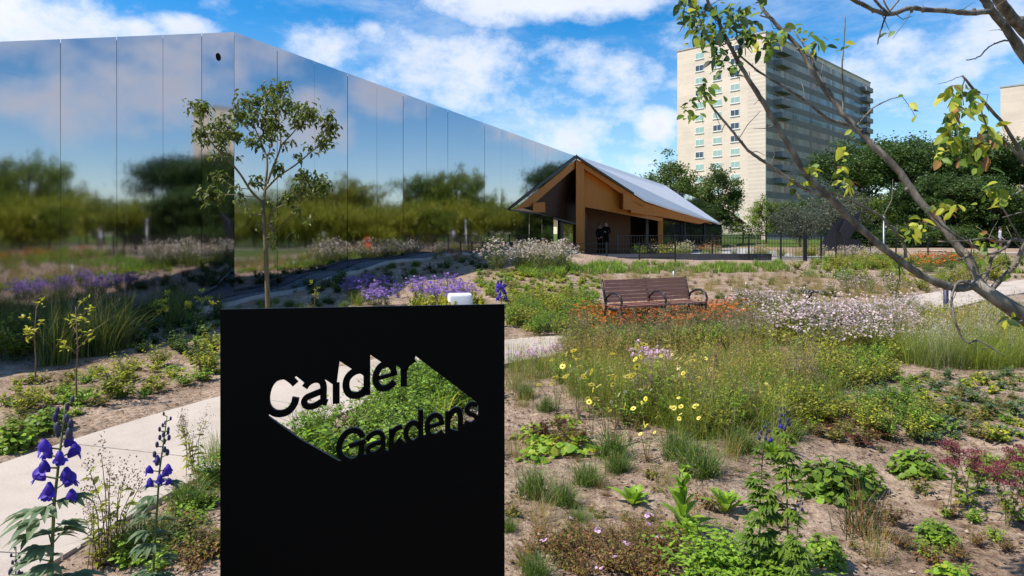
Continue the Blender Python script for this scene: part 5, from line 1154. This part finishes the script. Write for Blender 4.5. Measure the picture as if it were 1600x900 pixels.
putm('monkB', -1.22, 1.62, 'lower monkshood in green bud between the two purple ones', .80, 0, 2.2); putm('monkA', -1.07, 1.22, 'purple monkshood cut by the left edge with two open flowers', 1.05, 0, 3.4)
# seen through the sign's opening and just behind it
for (u, v, k, h) in [(470,720,'fern',.42),(520,735,'broad',.36),(575,740,'broad',.38),(560,690,'fern',.40),(620,725,'fern',.42),(650,690,'fern',.46),(600,670,'fern',.36),(665,650,'fern',.42),(640,640,'fern',.40),(500,690,'fern',.38),(690,740,'broad',.36),(640,770,'broad',.34),(545,790,'lowo',.2),(715,680,'lowo',.2),(735,720,'fern',.3)]:
    p = gp(u, v); put(k, p, h, 'bright green leafy plant seen through the opening of the sign', 'leafy plants behind the sign')
at('limetuft', 692, 660, 590, 'yellow green strappy tuft seen through the right corner of the sign opening'); 
# behind the sign: grass, asters, yellow spikes
scatter([(430,470),(540,462),(640,480),(790,482),(790,500),(350,505),(350,488)], 40, [('tuft',3),('lowd',1),('featherg',1)], (.6,1.0), 'fine green grass behind the top edge of the sign', 'grass behind the sign', 8)
at('sapling', 492, 496, 440, 'tiny sapling with three yellow green leaves right of the young tree')
scatter([(540,452),(640,446),(742,460),(745,482),(600,484),(545,470)], 34, [('aster',1)], (.65,1.0), 'violet purple aster clump below the mirrored wall', 'purple asters', 9)
for i, (u, v, vt) in enumerate([(652,500,456),(668,502,460),(684,500,455),(702,502,458),(738,498,452),(745,500,458)]): at('yspike', u, v, vt, 'pale yellow flower spike plant behind the sign, left of the white box' if u < 700 else 'pale yellow flower spike plant behind the sign, right of the white box', 'yellow spike plants')
at('monkC', 785, 512, 441, 'violet monkshood spike standing above the right corner of the sign')
scatter([(742,428),(830,424),(935,428),(940,470),(800,478),(745,460)], 150, [('lowl',3),('lowo',2),('lowg',2)], (.7,1.3), 'small yellow green plant on the sandy slope below the white asters', 'low plants on the sandy slope', 7, 1.2, name='ground_cover_plant')
scatter([(768,412),(830,406),(888,402),(892,424),(775,430)], 20, [('whitebush',4),('lowg',1)], (1.0,1.6), 'dusty white aster bush below the wooden post', 'white aster bushes', 9)
scatter([(660,402),(760,396),(770,412),(680,420)], 10, [('orange',1),('lowo',1)], (.8,1.2), 'sparse orange flowered plant beside the mirrored wall', 'orange flowers by the wall', 10)
# along the patio
scatter([(800,414),(1230,412),(1235,424),(820,434)], 210, [('strip',5),('lowg',1)], (.6,1.1), 'bright green strappy plant in the strip below the black railing', 'green strip below the railing', 4.5)
scatter([(1230,410),(1600,402),(1600,446),(1400,450),(1240,434)], 150, [('bush',2),('lowl',2),('bushl',2),('lowb',2),('strip',2),('lowo',1)], (.8,1.5), 'mixed green bedding plant in the far right beds', 'far right bedding plants', 7, name='bedding_plant')
scatter([(1295,412),(1400,404),(1400,422),(1300,424)], 26, [('bushl',3),('strip',1)], (.9,1.4), 'lime green plant in front of the dark sculpture', 'lime plants by the sculpture', 8)
scatter([(1305,400),(1385,398),(1385,408),(1305,410)], 14, [('whitebush',1)], (.9,1.3), 'pinkish white flower bush in front of the dark sculpture', 'white bushes by the sculpture', 8)
scatter([(1425,408),(1530,402),(1545,424),(1440,428)], 26, [('orange',3),('bush',1)], (1.2,1.6), 'orange flowered bush beyond the bare branches', 'far orange flowers', 8)
scatter([(1420,440),(1530,438),(1530,460),(1400,462)], 20, [('bushl',2),('straw',1),('lowo',1)], (.9,1.3), 'yellowing leafy plant behind the pale path', 'yellowing plants behind the path', 9)
for i in range(46):
    u = rnd.uniform(985, 1290); d = rnd.uniform(31.5, 36); x = (u-800)/F*d; k = rnd.choice(['straw', 'whitebush', 'feather', 'straw', 'bushl', 'orange'] if u > 1000 else ['orange', 'bush']); put(k, (x, d, max(.43, float(th(x, d)))), rnd.uniform(.55, .95), 'tall pale grass and seed heads behind the black railing' if k in ('straw','feather') else 'flowering bush behind the black railing', 'planting behind the railing')
scatter([(900,432),(1100,430),(1270,436),(1300,462),(1120,470),(940,440)], 130, [('straw',4),('lowo',2),('tuft',1),('lowbr',2)], (.55,1.0), 'small dry grassy plant on the sandy bed behind the bench', 'dry plants behind the bench', 7)
scatter([(1290,440),(1420,444),(1420,470),(1290,468)], 34, [('lowo',1),('straw',1),('lavaster',1)], (.6,1.0), 'small dry plant between the pale asters and the far beds', 'dry plants behind the asters', 9)
# around the bench
scatter([(792,476),(925,474),(935,520),(900,540),(792,512)], 90, [('bush',3),('lowg',2),('bushl',2),('lowl',1)], (.7,1.15), 'bright green leafy plant left of the bench', 'leafy plants left of the bench', 9)
scatter([(905,498),(1165,490),(1175,522),(1100,534),(912,534)], 110, [('orange',1)], (.8,1.1), 'orange flowered plant in the drift in front of the bench', 'orange flowers in front of the bench', 8)
scatter([(1160,490),(1300,482),(1420,490),(1425,530),(1390,560),(1260,556),(1165,530)], 78, [('lavaster',4),('bushl',1),('straw',1)], (.75,1.15), 'pale lavender aster in the wide drift right of the bench', 'pale lavender asters', 12, name='pale_aster')
scatter([(1240,560),(1400,560),(1400,604),(1290,612),(1230,590)], 34, [('bushl',3),('bush',2)], (.55,.9), 'yellow green leafy bush at the front of the pale asters', 'leafy bushes below the pale asters', 14)
scatter([(1160,508),(1420,500),(1425,532),(1300,545),(1170,538)], 48, [('lavaster',5),('bushl',1)], (.9,1.2), 'pale lavender aster at the front of the drift right of the bench', 'front pale lavender asters', 10, name='pale_aster')
# meadow grasses
MG = ('fine wispy meadow grass with straw tips in the middle of the bed', 'meadow grasses')
scatter([(840,590),(930,552),(1160,548),(1250,572),(1310,600),(1200,620),(900,615)], 60, [('feather',3),('featherg',2),('straw',3)], (.55,.85), *MG, 12)
scatter([(870,605),(1310,602),(1300,640),(1235,690),(1130,695),(1010,672),(940,650)], 66, [('feather',3),('featherg',4),('straw',1)], (.7,1.1), *MG, 12)
scatter([(860,590),(1300,585),(1290,640),(1150,690),(1000,670)], 105, [('bushl',3),('bush',2),('lowg',1),('lowo',1),('seedplant',1)], (.55,1.1), 'small yellow green leafy plant mixed into the meadow grasses', 'leafy plants in the meadow', 14)
scatter([(430,456),(600,414),(790,400),(800,416),(640,436),(540,462)], 70, [('lowd',3),('tuft',2),('lowbr',3),('lowo',1)], (.7,1.3), 'dull low plant on the shaded bank below the mirrored wall', 'plants on the shaded bank', 8, name='bank_plant')
scatter([(830,545),(1000,530),(1030,560),(850,580)], 34, [('seedplant',2),('straw',2),('lowbr',1)], (.6,.85), 'brown stemmed dry plant at the back of the meadow grasses', 'brown stems in the meadow', 11, name='dry_plant')
scatter([(1060,530),(1180,540),(1250,575),(1080,565)], 30, [('bushl',2),('bush',1),('lowo',1)], (.5,.8), 'leafy yellow green plant between the orange flowers and the meadow', 'leafy plants below the bench', 11)
scatter([(1395,540),(1600,540),(1600,578),(1420,576)], 60, [('featherg',4),('whitegrass',1),('feather',1)], (.8,1.15), 'soft green grass clump at the right behind the bare soil', 'soft grasses on the right', 13)
scatter([(1400,500),(1600,492),(1600,530),(1400,530)], 46, [('whitegrass',1),('bushl',2),('bush',1),('featherg',1),('lowo',1)], (.8,1.2), 'pale grass with white seed heads below the bare branches', 'pale grasses below the branches', 13)
scatter([(800,560),(875,552),(878,568),(800,575)], 7, [('pinkfl',1)], (.6,.8), 'pink flowered plant beside the path right of the sign', 'pink flowers right of the sign', 9)
scatter([(985,575),(1062,570),(1062,585),(985,590)], 6, [('pinkfl',1)], (.7,.95), 'pink flowered plant among the grasses below the bench', 'pink flowers below the bench', 9)
scatter([(800,575),(850,572),(850,640),(800,640)], 8, [('feather',1),('tuft',1),('straw',1)], (.6,.9), 'thin grass on the bare soil right of the sign', 'thin grass right of the sign', 22)
for (u, v, vt, k) in [(905,655,555,'daisy'),(870,650,570,'daisy'),(962,668,562,'daisy'),(1000,650,545,'daisy'),(985,690,600,'daisyc'),(1085,655,570,'daisy'),(1120,668,612,'daisyc'),(1045,640,560,'daisyc'),(950,705,610,'daisy'),(1010,720,640,'daisy'),(930,640,570,'daisyc'),(1075,690,620,'daisy')]:
    at(k, u, v, vt, 'tall thin yellow daisy plant at the front of the meadow grasses' if k == 'daisy' else 'thin cream daisy plant at the front of the meadow grasses', 'yellow daisies' if k == 'daisy' else 'cream daisies')
scatter([(890,536),(1190,528),(1190,556),(890,566)], 90, [('straw',3),('bush',3),('bushl',2),('seedplant',1)], (.85,1.2), 'grassy plant hiding the path in front of the orange flowers', 'plants along the path edge', 7, name='border_plant')
# foreground right, one by one
for (u, v, vt, lab) in [(835,772,712,'green grass tuft nearest the sign, left of three in a cluster'),(881,790,738,'green grass tuft in the middle, below its two neighbours right of the sign'),(916,758,705,'green grass tuft right of the two tufts beside the sign'),(903,822,782,'small bright grass tuft behind the dry brown plants'),
    (886,852,812,'bright grass tuft sunk among the dry brown plants'),(836,905,850,'grass tuft at the bottom edge beside the sign'),(958,712,655,'dark grass tuft at the edge of the meadow, left one'),(966,738,692,'dark grass tuft just in front of another at the meadow edge'),(855,645,606,'fine grass tuft alone on the soil right of the sign'),
    (1095,745,670,'large dark grass tuft in front of the cream daisies'),(1060,716,650,'dark grass tuft at the meadow front above the lance leaved plants'),(1230,690,640,'grass tuft at the right end of the meadow'),(1005,860,820,'small grass tuft among the pink flowers at the bottom'),(795,830,800,'tiny grass tuft touching the right edge of the sign'),(1155,705,650,'dark grass tuft left of the grass at the meadow end')]:
    at('tuft', u, v, vt, lab, 'grass tufts on the soil')
at('thin', 1350, 835, 728, 'thin grey green tuft with brown base between the leafy mounds')
for (u, v, vt, k, lab) in [(988,790,738,'rosette','lance leaved plant on its own left of the taller one'),(1066,835,690,'rosettetall','tallest lance leaved plant with an upright leafy stem'),(1078,845,785,'rosette','lance leaved plant low in front of the tallest one'),(1132,800,738,'rosette','lance leaved plant right of the tallest one'),(1218,705,660,'rosette','lance leaved plant beside the grass at the meadow end'),(1205,715,668,'rosette','smaller lance leaved plant beneath the yellow spike')]:
    at(k, u, v, vt, lab, 'lance leaved plants')
for (u, v, vt, k, w, lab) in [(1300,782,690,'mound',1.1,'large round leaved mound behind the thin tuft'),(1345,770,705,'mound',1.0,'round leaved mound right behind the thin tuft'),(1432,752,682,'mound',1.1,'round leaved mound left of the maroon sedum'),(1462,852,795,'mound',1.0,'compact round leaved mound alone on the bare soil'),
    (1288,885,818,'mound',1.0,'round leaved mound right of the tall delphinium'),(1485,915,868,'moundl',1.1,'yellow green broad leaved mound at the bottom right edge'),(1545,750,690,'mound',1.0,'round leaved mound behind the right sedum'),(1590,735,690,'mound',.9,'round leaved mound at the right edge')]:
    at(k, u, v-8, vt+(v-vt)*.22, lab, 'round leaved mounds', None, w)
for (u, v, vt, lab) in [(1503,798,680,'maroon sedum with flat flower heads, the full one'),(1585,825,705,'maroon sedum with flat flower heads at the right edge'),(1535,775,705,'smaller maroon sedum behind the full one'),(1596,780,690,'maroon sedum half cut off by the right edge')]: at('sedum', u, v, vt, lab, 'maroon sedums')
at('parsley', 1128, 905, 842, 'bright green feathery mat at the bottom edge', None, 0, 1.5); at('parsley', 1175, 915, 850, 'bright green feathery mat below the delphinium', None, 1, 1.4)
for (x, y, h, lab) in [(1.10, 2.95, .74, 'tall delphinium with one open blue flower at the bottom right'), (1.22, 2.9, .80, 'tall delphinium with pale buds right of the blue flowered one'), (1.16, 2.7, .50, 'shorter leafy delphinium in front of the other two')]: put('delph', (x, y, float(th(x, y))), h, lab, 'delphiniums', 0 if h < .78 else 1)
scatter([(795,850),(1050,830),(1060,905),(795,905)], 26, [('brownpink',1),('lowbr',3)], (.6,1.1), 'dry brown low plant with a few pink flowers at the bottom edge', 'dry brown plants', 26)
scatter([(800,668),(915,660),(915,712),(815,722)], 18, [('creep',3),('redlow',1)], (.7,1.2), 'low creeping plant with round bright leaves right of the sign', 'creeping plants', 14)
scatter([(1340,592),(1600,590),(1600,690),(1440,690),(1340,640)], 80, [('lowb',4),('lowo',2),('lowl',1),('lowg',1)], (.6,1.2), 'small blue green seedling on the bare soil at the right', 'seedlings on the right', 20, name='seedling')
scatter([(1250,650),(1345,645),(1420,690),(1345,700),(1255,685)], 18, [('redlow',3),('lowo',1)], (.6,1.1), 'dark red leaved low plant behind the round leaved mounds', 'red leaved plants', 16)
scatter([(1330,640),(1440,630),(1450,690),(1360,690)], 14, [('bushl',1),('bush',1)], (.5,.7), 'small leafy bush among the seedlings', 'small bushes on the right', 24)
scatter([(1400,860),(1600,690),(1600,900),(1400,905)], 8, [('lowg',1)], (.35,.6), 'tiny seedling on the bare soil at the bottom right', 'tiny seedlings', 40, name='seedling')

for (u, v, h) in [(680,630,.5),(700,610,.5),(715,640,.42),(650,615,.5),(620,630,.48),(600,650,.45),(735,625,.45),(665,600,.46)]:
    p = gp(u, v); put('fern', p, h, 'bright green leafy plant seen through the opening of the sign', 'leafy plants behind the sign')
scatter([(0,470),(345,462),(345,505),(150,515),(0,520)], 40, [('talldark',3),('lowd',2)], (.6,.95), 'dark grass in the shade right at the foot of the mirrored wall', 'shaded grass by the wall', 10, name='grass_clump')
scatter([(795,640),(1330,690),(1600,700),(1600,890),(1060,880),(800,830)], 60, [('lowbr',3),('lowo',2),('redlow',1),('straw',1)], (.3,.75), 'small withered seedling on the bare soil in front', 'withered seedlings', 26, name='seedling')
scatter([(1150,590),(1330,600),(1330,650),(1230,690)], 26, [('lowl',2),('lowg',2),('bushl',1)], (.7,1.1), 'yellow green plant at the right edge of the meadow', 'plants at the meadow edge', 13, name='border_plant')
for (u, v, vt) in [(890,615,560),(1150,640,590),(1180,660,610),(1100,620,560),(1050,610,545),(925,680,625),(1200,650,600)]:
    at('daisy', u, v, vt, 'tall thin yellow daisy plant at the front of the meadow grasses', 'yellow daisies')
# mulch sticks
mb = MB()
for q in range(2600):
    y = 1.2+rnd.random()**1.4*8; x = rnd.uniform(-1.0, 1.15)*(y*.8)+.4
    if pathd(x, y) < .85: continue
    z = float(th(x, y))+.012+.05*float(vn(np.array([x]), np.array([y]), 2.2, 1)[0])+.035*float(vn(np.array([x]), np.array([y]), 6, 2)[0])+.018*float(vn(np.array([x]), np.array([y]), 11.5, 3)[0])
    a = rnd.uniform(0, 6.28); L_ = rnd.uniform(.015, .07); mb.tube([(x, y, z), (x+L_*.5*math.cos(a), y+L_*.5*math.sin(a), z+rnd.uniform(0, .012)), (x+L_*math.cos(a+.3), y+L_*math.sin(a+.3), z+rnd.uniform(-.004, .01))], [rnd.uniform(.0012, .004)]*3, 4)
tag(obj('mulch', mb.mesh('mulch', M['pebble'])), kind='stuff')
# stones, leaf litter and mulch on the soil
mb = MB(); n = 16000; uu = nr.uniform(-5, 9, n); yy = 1.2+nr.power(1.3, n)*11; xx = uu*np.clip(yy/7, .35, 1.3)
keep = np.array([pathd(a, b) > .80 for a, b in zip(xx, yy)]); xx, yy = xx[keep], yy[keep]; n = len(xx)
zz = np.array([float(v) for v in th(xx, yy)])+.012+.05*vn(xx, yy, 2.2, 1)+.035*vn(xx, yy, 6, 2)+.018*vn(xx, yy, 11.5, 3)
D = nr.normal(0, 1, (n, 3))*[1, 1, .25]; mb.cards(np.c_[xx, yy, zz], D, nr.normal(0, .35, (n, 3))+[0, 0, 1], nr.uniform(.008, .045, n), nr.uniform(.006, .026, n))
k = 1400; sel = nr.choice(n, k, replace=False)
for i in sel:
    r = rnd.uniform(.004, .014); mb.sphere((xx[i]+.02, yy[i], zz[i]), r, 0, 5, 4, (rnd.uniform(.8, 1.5), 1, .6))
tag(obj('leaf_litter', mb.mesh('leaf_litter', M['pebble'])), kind='stuff')
